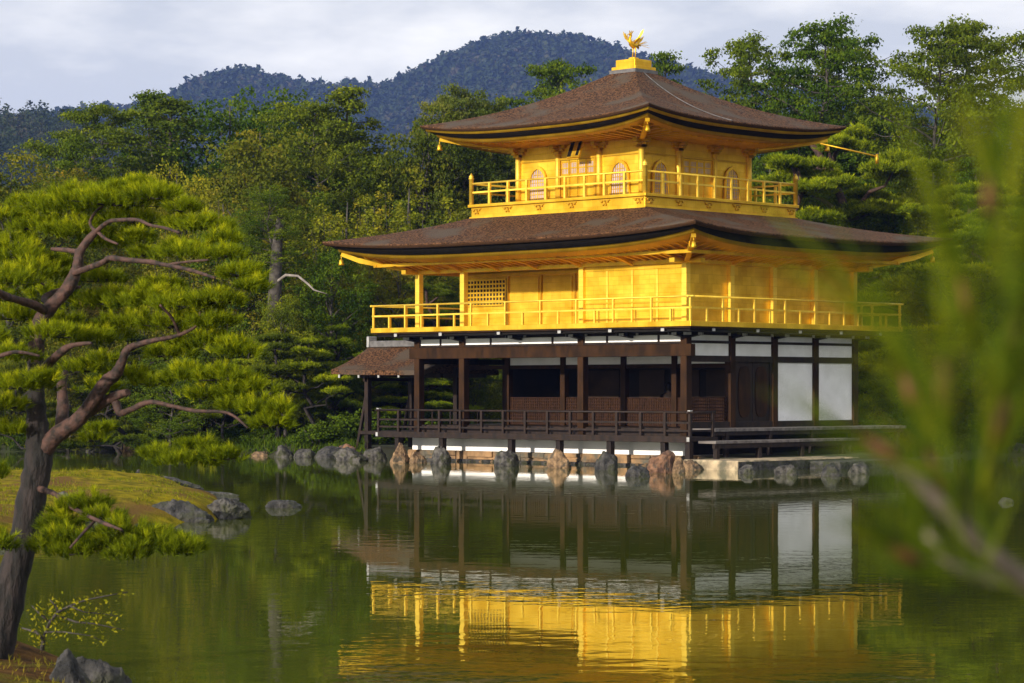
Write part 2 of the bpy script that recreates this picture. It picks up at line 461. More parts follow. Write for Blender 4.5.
gy = axis([(-60, 0, 5), (0, 16, 0.8), (16, 72, 4), (72, 110, 0.5), (110, 170, 3), (170, 2000, 60)])
GX, GY = np.meshgrid(gx, gy)
GZ = ground_z(GX, GY)
def grid_faces(r_, c_):
    i = np.arange((r_ - 1) * (c_ - 1)); a = i // (c_ - 1) * c_ + i % (c_ - 1)
    return np.stack([a, a + 1, a + c_ + 1, a + c_], 1)
tag(link("ground", np_mesh("ground", np.stack([GX, GY, GZ], -1).reshape(-1, 3), grid_faces(*GX.shape), smooth=True), M["soil"]), kind="structure")
tag(link("pond_water", np_mesh("pond_water", [(-1190, -55, 0), (1190, -55, 0), (1190, 170, 0), (-1190, 170, 0)], [(0, 1, 2, 3)]), M["water"]), kind="structure")

# wooded mountain behind and a lower ridge on its left flank
def interp_ridge(tbl, Y):
    px = np.array([a for a, _ in tbl], float); py = np.array([b_ for _, b_ in tbl], float)
    return (px - 512) / F_PX * Y, EYE - (py - HZ) / F_PX * Y
RX1, RZ1 = interp_ridge([(-700, 170), (-300, 150), (-50, 125), (100, 112), (150, 112), (180, 104), (212, 85), (235, 78), (255, 76), (285, 83), (310, 89), (350, 90), (385, 88), (415, 74), (440, 62), (470, 46), (500, 37), (530, 35), (570, 38), (600, 45), (640, 57), (675, 68), (700, 74), (760, 90), (900, 110), (1200, 150), (1700, 190)], 2400)
RX2, RZ2 = interp_ridge([(-900, 160), (-300, 125), (-60, 112), (0, 115), (40, 111), (80, 114), (110, 124), (150, 138), (200, 165), (260, 210), (330, 270), (420, 360)], 900)
def mountain_z(x, y):
    top = np.interp(x, RX1, RZ1)
    s = np.clip((y - 1280) / 1120, 0, 1)
    prof = (1 - (1 - s) ** 1.25) * 0.96 + 0.04
    back = np.clip((y - 2400) / 1000, 0, 1)
    spur = snoise(x, y * 0.35, 21, 3, 0.009) * 22 * np.sin(np.pi * np.clip(s, 0, 1)) 
    return (top - 5.5) * prof * (1 - back ** 2) - 8 * (1 - s) + spur
def ridge_z(x, y):
    top = np.interp(x, RX2, RZ2)
    s = np.clip((y - 480) / 420, 0, 1)
    top = top - 6.5
    return top * (1 - (1 - s) ** 1.4) - 3 * (1 - s) - np.clip((y - 900) / 180, 0, 1) ** 2 * (top + 5) + snoise(x, y, 5, 3, 0.03) * 3 * np.sin(np.pi * s)
ax_ = np.arange(-1120, 1121, 20.0); ay_ = np.arange(1280, 3401, 24.0)
X_, Y_ = np.meshgrid(ax_, ay_)
tag(link("mountain", np_mesh("mountain", np.stack([X_, Y_, mountain_z(X_, Y_)], -1).reshape(-1, 3), grid_faces(*X_.shape), smooth=True), M["soil"]), kind="structure")
ax_ = np.arange(-490, -13, 10.0); ay_ = np.arange(480, 1081, 10.0)
X_, Y_ = np.meshgrid(ax_, ay_)
tag(link("hillside", np_mesh("hillside", np.stack([X_, Y_, ridge_z(X_, Y_)], -1).reshape(-1, 3), grid_faces(*X_.shape), smooth=True), M["soil"]), kind="structure")

def far_wood(name, zf, x0, x1, y0, y1, n, size, k, seed):
    rg = np.random.default_rng(seed)
    x = rg.uniform(x0, x1, n); y = rg.uniform(y0, y1, n); z = zf(x, y)
    ok = np.abs(x) < 0.23 * y + 40
    x, y, z = x[ok], y[ok], z[ok]; n = len(x)
    h = size * rg.uniform(0.7, 1.5, n)
    slim = rg.uniform(0, 1, n) < 0.3
    h = np.where(slim, h * 1.35, h)
    wd = np.where(slim, 0.34, 0.55) * h
    u = unit(rg.normal(size=(n * k, 3))); rr = rg.uniform(0.78, 1.0, (n * k, 1))
    lump = 1 + 0.18 * np.sin(u[:, 0:1] * 5 + np.repeat(x, k)[:, None]) * np.sin(u[:, 2:3] * 6 + np.repeat(y, k)[:, None])
    P = u * rr * lump
    P[:, 2] = np.abs(P[:, 2]) * 1.0 - 0.15
    P *= np.stack([np.repeat(wd, k), np.repeat(wd, k), np.repeat(h, k)], 1)
    P += np.stack([np.repeat(x, k), np.repeat(y, k), np.repeat(z, k)], 1)
    N = unit(u + rg.normal(size=u.shape) * 0.5)
    s = np.repeat(h, k) * rg.uniform(0.85, 1.3, n * k) * (0.32 if k < 60 else 0.10)
    V, Fc = leaf_arrays(P, N, s, s * 0.75, rg)
    hue = np.clip(rg.normal(0.42, 0.17, n) + 0.14 * (snoise(x, y, 8, 2, 0.02) > 0.55) + (rg.uniform(0, 1, n) < 0.06) * 0.5, 0, 1)
    tn = np.repeat(np.clip(np.repeat(hue, k) + rg.normal(0, 0.07, n * k), 0, 1), 4)
    return tag(link(name, np_mesh(name, V, Fc, tn), M["far_wood"]), kind="stuff")
tag(far_wood("mountain_forest", mountain_z, -580, 580, 1500, 2440, 17000, 8.0, 40, 1), "hazy blue green wood covering the far mountain", "forest")
tag(far_wood("hillside_forest", ridge_z, -250, -40, 620, 920, 2400, 6.0, 130, 2), "blue green wood on the low ridge at far left", "forest")

# air: one box of thin haze round camera and scene
m = bpy.data.materials.new("thin_blue_air"); m.use_nodes = True
n = m.node_tree; n.nodes.remove(n.nodes["Principled BSDF"])
v = n.nodes.new("ShaderNodeVolumePrincipled")
v.inputs["Color"].default_value = (0.24, 0.38, 1.0, 1); v.inputs["Density"].default_value = 0.000125; v.inputs["Anisotropy"].default_value = 0.2
n.links.new(v.outputs[0], n.nodes["Material Output"].inputs["Volume"])
hz = MB().box(-1300, 1300, -80, 3500, -60, 400)
tag(hz.build("haze", m), kind="stuff")
# ------------------------------------------------------------------ the golden pavilion
pav = thing("golden_pavilion", "three storey pavilion with gold leaf upper floors and brown shingled roofs standing in the pond", "pavilion", (PX0, PY0, 0), RZ)
B = 2.12
class Face:
    """a wall plane of the pavilion: u along it, z up, o outwards"""
    def __init__(s, o, u, n): s.o = o; s.u = u; s.n = n
    def __call__(s, a, z, o): return (s.o[0] + s.u[0] * a + s.n[0] * o, s.o[1] + s.u[1] * a + s.n[1] * o, z)
    def box(s, mb, a0, a1, z0, z1, o0, o1):
        return mb.hexa([s(a0, z0, o0), s(a1, z0, o0), s(a1, z0, o1), s(a0, z0, o1), s(a0, z1, o0), s(a1, z1, o0), s(a1, z1, o1), s(a0, z1, o1)])
W = 5.5 * B; D = 4 * B
FS = Face((-W, 0), (1, 0), (0, -1)); FE = Face((0, 0), (0, 1), (1, 0)); FN = Face((0, D), (-1, 0), (0, 1)); FW = Face((-W, D), (0, -1), (-1, 0))

# --- base
mb = MB().box(-11.93, 0.26, -0.26, 9.0, -0.9, 0.345)
srg = random.Random(12)
def course(f, ln):
    a = 0.0
    while a < ln - 0.05:
        w_ = min(srg.uniform(0.45, 1.3), ln - a); z = -0.3
        top = 0.355
        split = srg.random() < 0.4
        zs_ = [-0.3, srg.uniform(0.14, 0.24), top] if split else [-0.3, top]
        for z0, z1 in zip(zs_[:-1], zs_[1:]):
            f.box(mb, a + 0.012, a + w_ - 0.012, z0 + 0.008, z1 - srg.uniform(0.004, 0.05), -0.1, srg.uniform(0.03, 0.08))
        a += w_
course(Face((-11.93, -0.26), (1, 0), (0, -1)), 12.19); course(Face((0.26, -0.26), (0, 1), (1, 0)), 9.2); course(Face((-11.93, 9.0), (0, -1), (-1, 0)), 9.2)
fdn = mb.build("stone_foundation", M["stone"], pav, 0.02)
MB().box(-12.03, 0.36, -0.36, 9.05, -0.6, 0.075).build("wet_stone_foot", M["rock_dark"], fdn, 0.02)
MB().box(-11.78, 0.16, -0.2, 8.76, 0.346, 0.80).build("white_plinth", M["plaster"], pav)
# --- veranda floors
mb = MB().box(-12.25, 1.25, -1.32, 0.0, 0.80, 0.93)
dk = mb.build("veranda_floor", M["wood_dark"], pav, 0.01)
mb = MB().box(-12.3, 1.3, -1.38, -1.321, 0.77, 0.96)
mb.build("veranda_edge_beam", M["wood_dark"], dk, 0.008)
MB().box(-11.9, 0.02, 0.001, 8.6, 0.805, 1.17).build("room_floor", M["wood_dark"], pav)
sp = MB().box(-0.09, 0.09, -0.09, 0.09, -0.1, 0.78).mesh("veranda_support")
for x in (-11.38, -9.3, -6.18, -4.1, -1.98, 0.19, 1.15):
    o = link("veranda_support", sp if x < 1 else MB().box(-0.09, 0.09, -0.09, 0.09, 0.22, 0.78).mesh("veranda_support"), M["wood_dark"], pav); o.location = (x, -1.22, 0)
# east bench and step
mb = MB().box(0.021, 1.25, 0.0, 9.7, 1.08, 1.17)
bo = mb.build("side_bench", M["wood_grey"], pav, 0.01)
mb = MB().box(1.1, 1.2, -0.0, 9.6, 0.96, 1.079); mb.build("bench_beam", M["wood_dark"], bo)
mb = MB().box(1.27, 1.95, -0.95, 6.2, 0.74, 0.82)
st = mb.build("low_step", M["wood_grey"], pav, 0.01)
MB().box(1.80, 1.90, -0.93, 6.1, 0.60, 0.739).build("step_beam", M["wood_dark"], st)
lg = MB().box(-0.07, 0.07, -0.07, 0.07, 0.05, 0.60).mesh("step_leg")
for y in (-0.8, 1.2, 3.3, 5.4):
    o = link("step_leg", lg, M["wood_dark"], st); o.location = (1.85, y, 0)
lg = MB().box(-0.07, 0.07, -0.07, 0.07, 0.0, 1.079).mesh("bench_leg")
for y in (0.5, 2.6, 4.7, 6.8, 9.3):
    o = link("bench_leg", lg, M["wood_dark"], bo); o.location = (1.15, y, 0)
MB().box(0.18, 0.24, -0.1, 9.0, 0.36, 1.075).build("underfloor_screen", M["black"], pav)

# --- ground floor timber frame
pm = MB().box(-0.12, 0.12, -0.12, 0.12, 0.93, 4.02).mesh("post")
pin = MB().box(-0.1, 0.1, -0.1, 0.1, 1.17, 3.6).mesh("inner_post")
for x in (-W, -4.5 * B, -2 * B, 0):
    o = link("post", pm, M["wood_brown"], pav); o.location = (x, 0, 0)
for x, y in [(-W, B), (-W, 2 * B), (-W, 3 * B), (-W, D), (0, B), (0, 2 * B), (0, 3 * B), (0, D), (-2 * B, D), (-4 * B, D)]:
    o = link("post", pm, M["wood_dark"] if x < 0 else M["wood_brown"], pav); o.location = (x, y, 0)
for x in (-4.5 * B, -3.3 * B, -2.05 * B, -1.04 * B):
    o = link("inner_post", pin, M["wood_brown"], pav); o.location = (x, B, 0)
mb = MB(); FS.box(mb, -0.35, W + 0.30, 3.37, 3.74, -0.09, 0.135); mb.build("front_beam", M["wood_brown"], pav, 0.015)
mb = MB()
FS.box(mb, 0, W, 3.745, 3.82, -0.06, 0.10); FS.box(mb, 0, W, 4.02, 4.10, -0.08, 0.09)
for f, ln in ((FE, D), (FN, W), (FW, D)):
    FB = ((3.77, 3.85), (3.20, 3.39), (4.02, 4.10), (1.17, 1.36)) if f is FE else ((3.77, 3.85), (3.20, 3.39), (4.02, 4.10))
    for z0, z1 in FB:
        f.box(mb, 0.0, ln, z0, z1, -0.07, 0.095)
mb.build("tie_beams", M["wood_dark"], pav, 0.008)
MB().box(-W, 0, B - 0.06, B + 0.06, 3.03, 3.16).build("inner_lintel", M["wood_brown"], pav)
MB().box(-4.5 * B, -0.1, B - 0.03, B + 0.03, 3.161, 3.6).build("inner_plaster_band", M["plaster"], pav)
# plaster
mb = MB(); FS.box(mb, 0.1, W - 0.1, 3.821, 4.019, -0.02, 0.03); FE.box(mb, 0.1, D - 0.1, 3.851, 4.019, -0.02, 0.03); FW.box(mb, 0.1, D - 0.1, 3.851, 4.019, -0.02, 0.03); FN.box(mb, 0.1, W - 0.1, 3.851, 4.019, -0.02, 0.03)
mb.build("plaster_frieze", M["plaster"], pav)
for k in range(4):
    mb = MB(); FE.box(mb, k * B + 0.1, (k + 1) * B - 0.1, 3.391, 3.769, -0.02, 0.03); mb.build("plaster_band", M["plaster"], pav)
for k in (2, 3):
    mb = MB(); FE.box(mb, k * B + 0.1, (k + 1) * B - 0.1, 1.361, 3.199, -0.02, 0.03); mb.build("plaster_panel", M["plaster"], pav)
# the pair of arched doors on the east side
for k in range(2):
    a0 = B + 0.24 + k * 0.84
    mb = MB(); FE.box(mb, a0, a0 + 0.82, 1.361, 3.199, -0.02, 0.02)
    d_ = mb.build("door", M["wood_dark"], pav)
    pts = []
    for i in range(28):
        t_ = 2 * math.pi * i / 28
        cx, sx = math.cos(t_), math.sin(t_)
        pts.append((a0 + 0.41 + 0.30 * math.copysign(abs(cx) ** 0.6, cx), 2.28 + 0.80 * math.copysign(abs(sx) ** 0.6, sx)))
    mb = MB(); mb.prism(pts, lambda a, z, o: FE(a, z, o), 0.021, 0.045); mb.build("door_panel", M["wood_brown"], d_)
for a0, a1 in ((B + 0.1, B + 0.235), (B + 1.93, 2 * B - 0.1)):
    mb = MB(); FE.box(mb, a0, a1, 1.361, 3.199, -0.03, 0.05); mb.build("door_jamb", M["wood_dark"], pav)
# low lattices
def lattice(name, f, a0, a1, z0, z1, o, mat, parent, step=0.1, wd=0.03):
    mb = MB()
    na = max(2, round((a1 - a0) / step)); nz_ = max(2, round((z1 - z0) / step))
    for i in range(na + 1):
        a = a0 + (a1 - a0) * i / na; f.box(mb, a - wd / 2, a + wd / 2, z0, z1, o, o + 0.02)
    for i in range(nz_ + 1):
        z = z0 + (z1 - z0) * i / nz_; f.box(mb, a0 - wd / 2, a1 + wd / 2, z - wd / 2, z + wd / 2, o + 0.021, o + 0.035)
    return mb.build(name, mat, parent)
FI = Face((-W, B), (1, 0), (0, -1))
for x0, x1 in ((-4.5 * B, -3.3 * B), (-3.3 * B, -2.05 * B), (-2.05 * B, -1.04 * B), (-1.04 * B, 0)):
    la = lattice("lattice_panel", FI, W + x0 + 0.12, W + x1 - 0.12, 1.22, 2.08, 0.0, M["lattice"], pav)
    mb = MB(); FI.box(mb, W + x0 + 0.11, W + x1 - 0.11, 1.18, 2.07, -0.03, -0.005); mb.build("lattice_backing", M["wood_brown"], la)
la = lattice("lattice_panel", FE, 0.14, B - 0.14, 1.40, 2.10, -0.05, M["lattice"], pav)
# inside
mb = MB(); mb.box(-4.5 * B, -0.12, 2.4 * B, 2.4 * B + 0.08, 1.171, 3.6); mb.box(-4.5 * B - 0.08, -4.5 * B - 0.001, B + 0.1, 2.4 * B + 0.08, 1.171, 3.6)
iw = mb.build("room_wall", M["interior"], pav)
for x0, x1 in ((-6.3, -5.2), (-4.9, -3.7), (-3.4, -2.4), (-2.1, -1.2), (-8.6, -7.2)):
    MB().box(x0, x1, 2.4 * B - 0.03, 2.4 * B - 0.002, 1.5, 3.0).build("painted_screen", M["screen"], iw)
MB().box(-W - 1.0, 1.0, -1.0, D + 1.0, 4.11, 4.19).build("ceiling", M["black"], pav)
# brackets under the balcony
def bracket_mesh():
    mb = MB()
    mb.hexa([(-0.09, 0, 3.93), (0.09, 0, 3.93), (0.09, -0.45, 4.0), (-0.09, -0.45, 4.0), (-0.09, 0, 4.09), (0.09, 0, 4.09), (0.09, -0.45, 4.09), (-0.09, -0.45, 4.09)])
    mb.bar((0, -0.05, 4.16), (0, -0.98, 4.16), 0.13, 0.10)
    mb.bar((-0.4, -0.2, 4.05), (0.4, -0.2, 4.05), 0.1, 0.09)
    return mb.mesh("bracket")
TIPS = [(-0.066, 0.066, -1.0, -0.979, 4.105, 4.215), (-0.091, 0.091, -0.475, -0.452, 4.005, 4.085), (-0.418, -0.402, -0.25, -0.15, 4.005, 4.095), (0.402, 0.418, -0.25, -0.15, 4.005, 4.095)]
bkm = bracket_mesh(); tpm = [MB().box(*q).mesh('bracket_tip') for q in TIPS]
def bracket(x, y, rz):
    o = link("bracket", bkm, M["black"], pav); o.location = (x, y, 0); o.rotation_euler = (0, 0, rz)
    for q in tpm: link("bracket_tip", q, M["whitecap"], o)
for x in (0, -B, -2 * B, -3.25 * B, -4.5 * B, -W): bracket(x, -0.1, 0)
for y in (0, B, 2 * B, 3 * B, D): bracket(0.1, y, math.pi / 2)
for y in (0.0, B, 2 * B, D): bracket(-W - 0.1, y, -math.pi / 2)
bracket(0.07, -0.07, math.pi / 4)
sm_ = MB().box(-0.04, 0.04, -0.05, -0.005, 3.822, 4.018).mesh("frieze_strut")
for x in (-0.5 * B, -1.5 * B, -2.6 * B, -3.9 * B, -5 * B):
    o = link("frieze_strut", sm_, M["wood_dark"], pav); o.location = (x, 0, 0)

# --- railings
def railing(name, pts, zs, spacing, mat, parent, post, rad=0.035, closed=False, pw=0.075, zb=0.0, short=None, finial=None, over=0.14):
    mb = MB()
    segs = list(zip(pts[:-1], pts[1:])) + ([(pts[-1], pts[0])] if closed else [])
    for (x0, y0), (x1, y1) in segs:
        d = Vector((x1 - x0, y1 - y0, 0)).normalized() * over
        for i, z in enumerate(zs):
            a = Vector((x0, y0, z)) - d; b_ = Vector((x1, y1, z)) + d
            if i == 0: mb.tube([a, b_], rad * 1.15, 8)
            else: mb.bar(a + d * 0.6, b_ - d * 0.6, rad * 1.5, rad * 1.9)
    rl = mb.build(name, mat, parent)
    pmesh = MB().box(-pw / 2, pw / 2, -pw / 2, pw / 2, zb, zs[0]).mesh(post)
    smesh = MB().box(-pw / 2, pw / 2, -pw / 2, pw / 2, zb, zs[1] if len(zs) > 1 else zs[0]).mesh(short or post)
    for (x0, y0), (x1, y1) in segs:
        ln = math.hypot(x1 - x0, y1 - y0); nn = max(1, round(ln / spacing))
        for i in range(nn + 1):
            if i == nn and not (not closed and (x1, y1) == pts[-1]): continue
            if finial and i in (0, nn): continue
            k = i / nn; is_s = short and i % 2 == 1
            o = link(short if is_s else post, smesh if is_s else pmesh, mat, rl)
            o.location = (x0 + (x1 - x0) * k, y0 + (y1 - y0) * k, 0)
    if finial:
        mb = MB().tube([(0, 0, zb), (0, 0, finial - 0.16), (0, 0, finial - 0.155), (0, 0, finial - 0.12), (0, 0, finial - 0.115), (0, 0, finial - 0.07), (0, 0, finial - 0.02), (0, 0, finial + 0.05)], [0.075, 0.075, 0.095, 0.095, 0.065, 0.085, 0.05, 0.005], 12)
        fm = mb.mesh("corner_post")
        for (x0, y0) in pts:
            o = link("corner_post", fm, mat, rl); o.location = (x0, y0, 0)
    return rl
railing("veranda_railing", [(-12.25, 0.6), (-12.25, -1.3), (1.25, -1.3), (1.25, -0.25)], (1.67, 1.36, 1.12), 0.98, M["wood_dark"], pav, "rail_post", rad=0.03, pw=0.085, zb=0.93)
for xx in (-12.25, 1.25):
    MB().box(xx - 0.05, xx + 0.05, -1.36, -1.24, 1.70, 1.735).build("rail_cap", M["whitecap"], pav)
    MB().box(xx - 0.05, xx + 0.05, -1.40, -1.381, 0.80, 0.93).build("beam_end_cap", M["whitecap"], pav)

# --- second floor balcony
mb = MB().box(-W - 1.15, 1.15, -1.15, D + 1.15, 4.24, 4.40)
ba = mb.build("balcony_floor", M["gold"], pav, 0.012)
mb = MB()
mb.box(-W - 1.10, 1.10, -1.10, D + 1.10, 4.19, 4.239); mb.build("balcony_underside", M["wood_brown"], ba)
bx0, bx1, by0, by1 = -W - 1.08, 1.08, -1.08, D + 1.08
railing("balcony_railing", [(bx0, by0), (bx1, by0), (bx1, by1), (bx0, by1)], (5.14, 4.80), 0.775, M["gold_rail"], pav, "railing_post", closed=True, zb=4.40, short="railing_strut", pw=0.06, rad=0.028)
# posts
gp = MB().box(-0.095, 0.095, -0.095, 0.095, 4.40, 6.40).mesh("gold_post")
for x, y in [(-W, 0), (-4.5 * B, 0), (-2 * B, 0), (0, 0), (0, B), (0, 2 * B), (0, 3 * B), (0, D), (-W, B), (-W, 2 * B), (-W, 3 * B), (-W, D), (-2 * B, D), (-4 * B, D)]:
    o = link("gold_post", gp, M["gold_rail"], pav); o.location = (x, y, 0)
# walls
mb = MB().box(-2 * B, -0.03, 0.03, D - 0.03, 4.401, 6.40); mb.build("gold_room_wall", M["gold_wall"], pav)
mb = MB().box(-W + 0.03, -2 * B - 0.001, B + 0.03, D - 0.03, 4.401, 6.40); mb.build("recessed_gold_wall", M["gold_wall"], pav)
# battens and shutters on the front of the room
bt = MB().box(-0.035, 0.035, -0.0, 0.029, 4.401, 6.05).mesh("batten")
for x in (-3.22, -2.18, -1.16):
    o = link("batten", bt, M["gold_rail"], pav); o.location = (x, 0, 0)
mb = MB(); mb.box(-2 * B + 0.1, -0.1, -0.012, 0.029, 6.06, 6.16); mb.box(-2 * B + 0.1, -0.1, -0.012, 0.029, 5.02, 5.07)
mb.build("wall_rail", M["gold"], pav)
bt2 = MB().box(-0.04, 0.04, B - 0.03, B + 0.029, 4.401, 6.15).mesh("batten")
for x in (-9.57, -8.05, -6.52, -5.6):
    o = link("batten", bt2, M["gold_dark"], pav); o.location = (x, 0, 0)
MB().box(-W + 0.1, -2 * B - 0.01, B - 0.04, B + 0.028, 6.151, 6.26).build("wall_rail", M["gold"], pav)
for x0, x1 in ((-9.5, -8.1), (-8.0, -6.6), (-6.45, -5.65)):
    mb = MB()
    mb.box(x0 + 0.06, x1 - 0.06, B - 0.012, B + 0.029, 4.5, 6.08); mb.build("sliding_door", M["gold_wall"], pav)
FR = Face((-W, B), (1, 0), (0, -1))
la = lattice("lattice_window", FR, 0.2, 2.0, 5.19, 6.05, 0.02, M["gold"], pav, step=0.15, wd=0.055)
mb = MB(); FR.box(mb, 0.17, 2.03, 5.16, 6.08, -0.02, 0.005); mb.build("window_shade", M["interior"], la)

# --- roofs
def eave_lift(t, pw=3.0): return abs(t) ** pw
class Roof:
    def __init__(s, out, inn, z_mid, z_tip, z_in, curve, pw=3.2):
        s.o, s.i = out, inn; s.zm, s.zt, s.zi, s.cv, s.pw = z_mid, z_tip, z_in, curve, pw
    def side(s, k):
        x0, x1, y0, y1 = s.o; a0, a1, b0, b1 = s.i
        oc = [(x0, y0), (x1, y0), (x1, y1), (x0, y1)]; ic = [(a0, b0), (a1, b0), (a1, b1), (a0, b1)]
        return oc[k], oc[(k + 1) % 4], ic[k], ic[(k + 1) % 4]
    def pt(s, k, t, v, dz=0.0, inset=0.0):
        o0, o1, i0, i1 = s.side(k); h = (t + 1) / 2
        n_ = ((0, 1), (-1, 0), (0, -1), (1, 0))[k]
        ox = o0[0] + (o1[0] - o0[0]) * h; oy = o0[1] + (o1[1] - o0[1]) * h
        ix = i0[0] + (i1[0] - i0[0]) * h; iy = i0[1] + (i1[1] - i0[1]) * h
        if inset:
            cx, cy = (s.o[0] + s.o[1]) / 2, (s.o[2] + s.o[3]) / 2
            fx = 1 - inset / ((s.o[1] - s.o[0]) / 2); fy = 1 - inset / ((s.o[3] - s.o[2]) / 2)
            ox = cx + (ox - cx) * fx; oy = cy + (oy - cy) * fy
        lift = (s.zt - s.zm) * eave_lift(t, s.pw)
        z = s.zm + (s.zi - s.zm) * s.cv(v) + lift * (1 - v) ** 1.6
        return (ox + (ix - ox) * v, oy + (iy - oy) * v, z + dz)
    def lift(s, t): return (s.zt - s.zm) * eave_lift(t, s.pw)
    def strip(s, rings, nt_=40, smooth=True):
        """rings: list of functions (k, t) -> point; skins consecutive rings all the way round"""
        mb = MB()
        ts = [math.sin((i / nt_ - 0.5) * math.pi) for i in range(nt_ + 1)]
        for k in range(4):
            vs = [f(k, t) for f in rings for t in ts]
            w_ = nt_ + 1
            fs = [(r * w_ + i, r * w_ + i + 1, (r + 1) * w_ + i + 1, (r + 1) * w_ + i) for r in range(len(rings) - 1) for i in range(nt_)]
            mb.add(vs, fs, smooth)
        return mb
def roof_build(rf, name, layers, wallrect, zwall, nv=14):
    """shingle top, cut edge, gold strip or black board, gold fascia and soffit"""
    edge, strip_, blk, fas = layers
    rings = [(lambda k, t, v=i / nv: rf.pt(k, t, v)) for i in range(nv + 1)][::-1]
    rings += [lambda k, t: rf.pt(k, t, 0, -0.03)]
    top = rf.strip(rings).build(name, M["shingle"], pav)
    z = -0.03
    def ring(ins, dz): return lambda k, t: rf.pt(k, t, 0, dz, ins)
    rf.strip([ring(0.0, z), ring(0.05, z - edge), ring(0.30, z - edge)]).build("shingle_edge", M["shingle_edge"], top); z -= edge
    if strip_:
        rf.strip([ring(0.12, z - 0.001), ring(0.14, z - strip_), ring(0.4, z - strip_)]).build("gold_edge_strip", M["gold"], top); z -= strip_
    rf.strip([ring(0.2, z - 0.001), (lambda k, t, zz=z: rf.pt(k, t, 0, zz - blk * (1 - 0.55 * abs(t) ** 5), 0.27)), (lambda k, t, zz=z: rf.pt(k, t, 0, zz - blk * (1 - 0.55 * abs(t) ** 5), 0.5))]).build("black_eave_board", M["black"], top); zb0 = z; z -= blk
    # soffit
    x0, x1, y0, y1 = wallrect
    wc = [(x0, y0), (x1, y0), (x1, y1), (x0, y1)]
    def wallring(zz, fr=1.0):
        def g(k, t):
            h = (t + 1) / 2; a = wc[k]; b_ = wc[(k + 1) % 4]
            px_, py_ = a[0] + (b_[0] - a[0]) * h, a[1] + (b_[1] - a[1]) * h
            q = rf.pt(k, t, 0, z - fas + blk * 0.55 * abs(t) ** 5, 0.46)
            zz2 = zz + (q[2] - zz) * (1 - fr)
            return (q[0] + (px_ - q[0]) * fr, q[1] + (py_ - q[1]) * fr, zz2)
        return g
    def ringt(ins, dz): return lambda k, t: rf.pt(k, t, 0, dz + blk * 0.55 * abs(t) ** 5, ins)
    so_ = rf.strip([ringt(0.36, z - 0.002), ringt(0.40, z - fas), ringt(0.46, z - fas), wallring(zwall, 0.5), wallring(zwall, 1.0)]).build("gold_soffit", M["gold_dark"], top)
    # rafters below the soffit
    mb = MB()
    for k in range(4):
        a, b_ = rf.side(k)[0], rf.side(k)[1]
        ln = math.hypot(b_[0] - a[0], b_[1] - a[1]); nn = int(ln / 0.36)
        for i in range(1, nn):
            t = -1 + 2 * i / nn
            p0 = Vector(rf.pt(k, t, 0, z - fas + 0.03, 0.85))
            # run straight in towards the wall, stopping at the hip
            d = Vector(((0, 1, 0), (-1, 0, 0), (0, -1, 0), (1, 0, 0))[k])
            x_, y_ = p0.x, p0.y
            reach = {0: y0 - p0.y, 1: p0.x - x1, 2: p0.y - y1, 3: x0 - p0.x}[k]
            along = {0: (x0 - p0.x, p0.x - x1), 1: (y0 - p0.y, p0.y - y1), 2: (x0 - p0.x, p0.x - x1), 3: (y0 - p0.y, p0.y - y1)}[k]
            over = max(along)
            run = reach if over <= 0 else max(0.15, reach - over)
            fr = run / max(reach, 0.01)
            zin = zwall + (p0.z - zwall) * (1 - fr) - 0.03
            p1 = p0 + d * run; p1.z = zin
            mb.bar(p0 + Vector((0, 0, -0.035)), p1, 0.075, 0.075)
    mb.build("rafter_row", M["gold"], so_)
    # corner beam with its tail and a hanging bell
    for cx, cy, k in ((0, 0, 0), (1, 0, 1), (1, 1, 2), (0, 1, 3)):
        q = Vector(rf.pt(k, -1, 0, z - fas + blk * 0.5, 0.25)); c0 = Vector((x1 if cx else x0, y1 if cy else y0, zwall - 0.06))
        dv = (q - c0); 
        mid = c0 + dv * 0.70; mid.z = c0.z + dv.z * 0.58
        e = c0 + dv * 0.90; e.z = q.z - 0.06
        hb = MB().bar(c0, mid, 0.16, 0.17).bar(mid, e, 0.14, 0.15).build("corner_rafter", M["gold"], so_)
        hb["bell_at"] = tuple(e)
    return top, so_
bell_spots = []
Rlow = Roof((-13.96, 2.30, -2.30, 10.78), (-9.55, -2.11, 0.52, 7.96), 7.03, 7.30, 8.06, lambda v: 0.80 * v + 0.20 * v ** 2, 3.4)
low, low_s = roof_build(Rlow, "lower_roof", (0.09, 0.0, 0.22, 0.12), (-W, 0, 0, D), 6.34)
Rup = Roof((-10.83, -0.83, -0.76, 9.24), (-6.35, -5.31, 3.72, 4.76), 10.80, 11.08, 12.82, lambda v: 0.58 * v + 0.42 * v ** 2.1, 3.0)
up, up_s = roof_build(Rup, "upper_roof", (0.08, 0.08, 0.15, 0.12), (-8.53, -3.13, 1.54, 6.94), 10.36)
for sf, zb_ in ((low_s, 0.0), (up_s, 0.0)):
    for ch in list(sf.children):
        if "bell_at" in ch:
            x_, y_, z_ = ch["bell_at"]; del ch["bell_at"]
            # the bell hangs from the corner beam as part of the eave
            mb = MB().tube([(x_, y_, z_ - 0.06), (x_, y_, z_ - 0.20)], 0.012, 6)
            mb.tube([(x_, y_, z_ - 0.18), (x_, y_, z_ - 0.20), (x_, y_, z_ - 0.30), (x_, y_, z_ - 0.38)], [0.02, 0.06, 0.075, 0.10], 10)
            mb.build("eave_bell", M["gold"], sf)
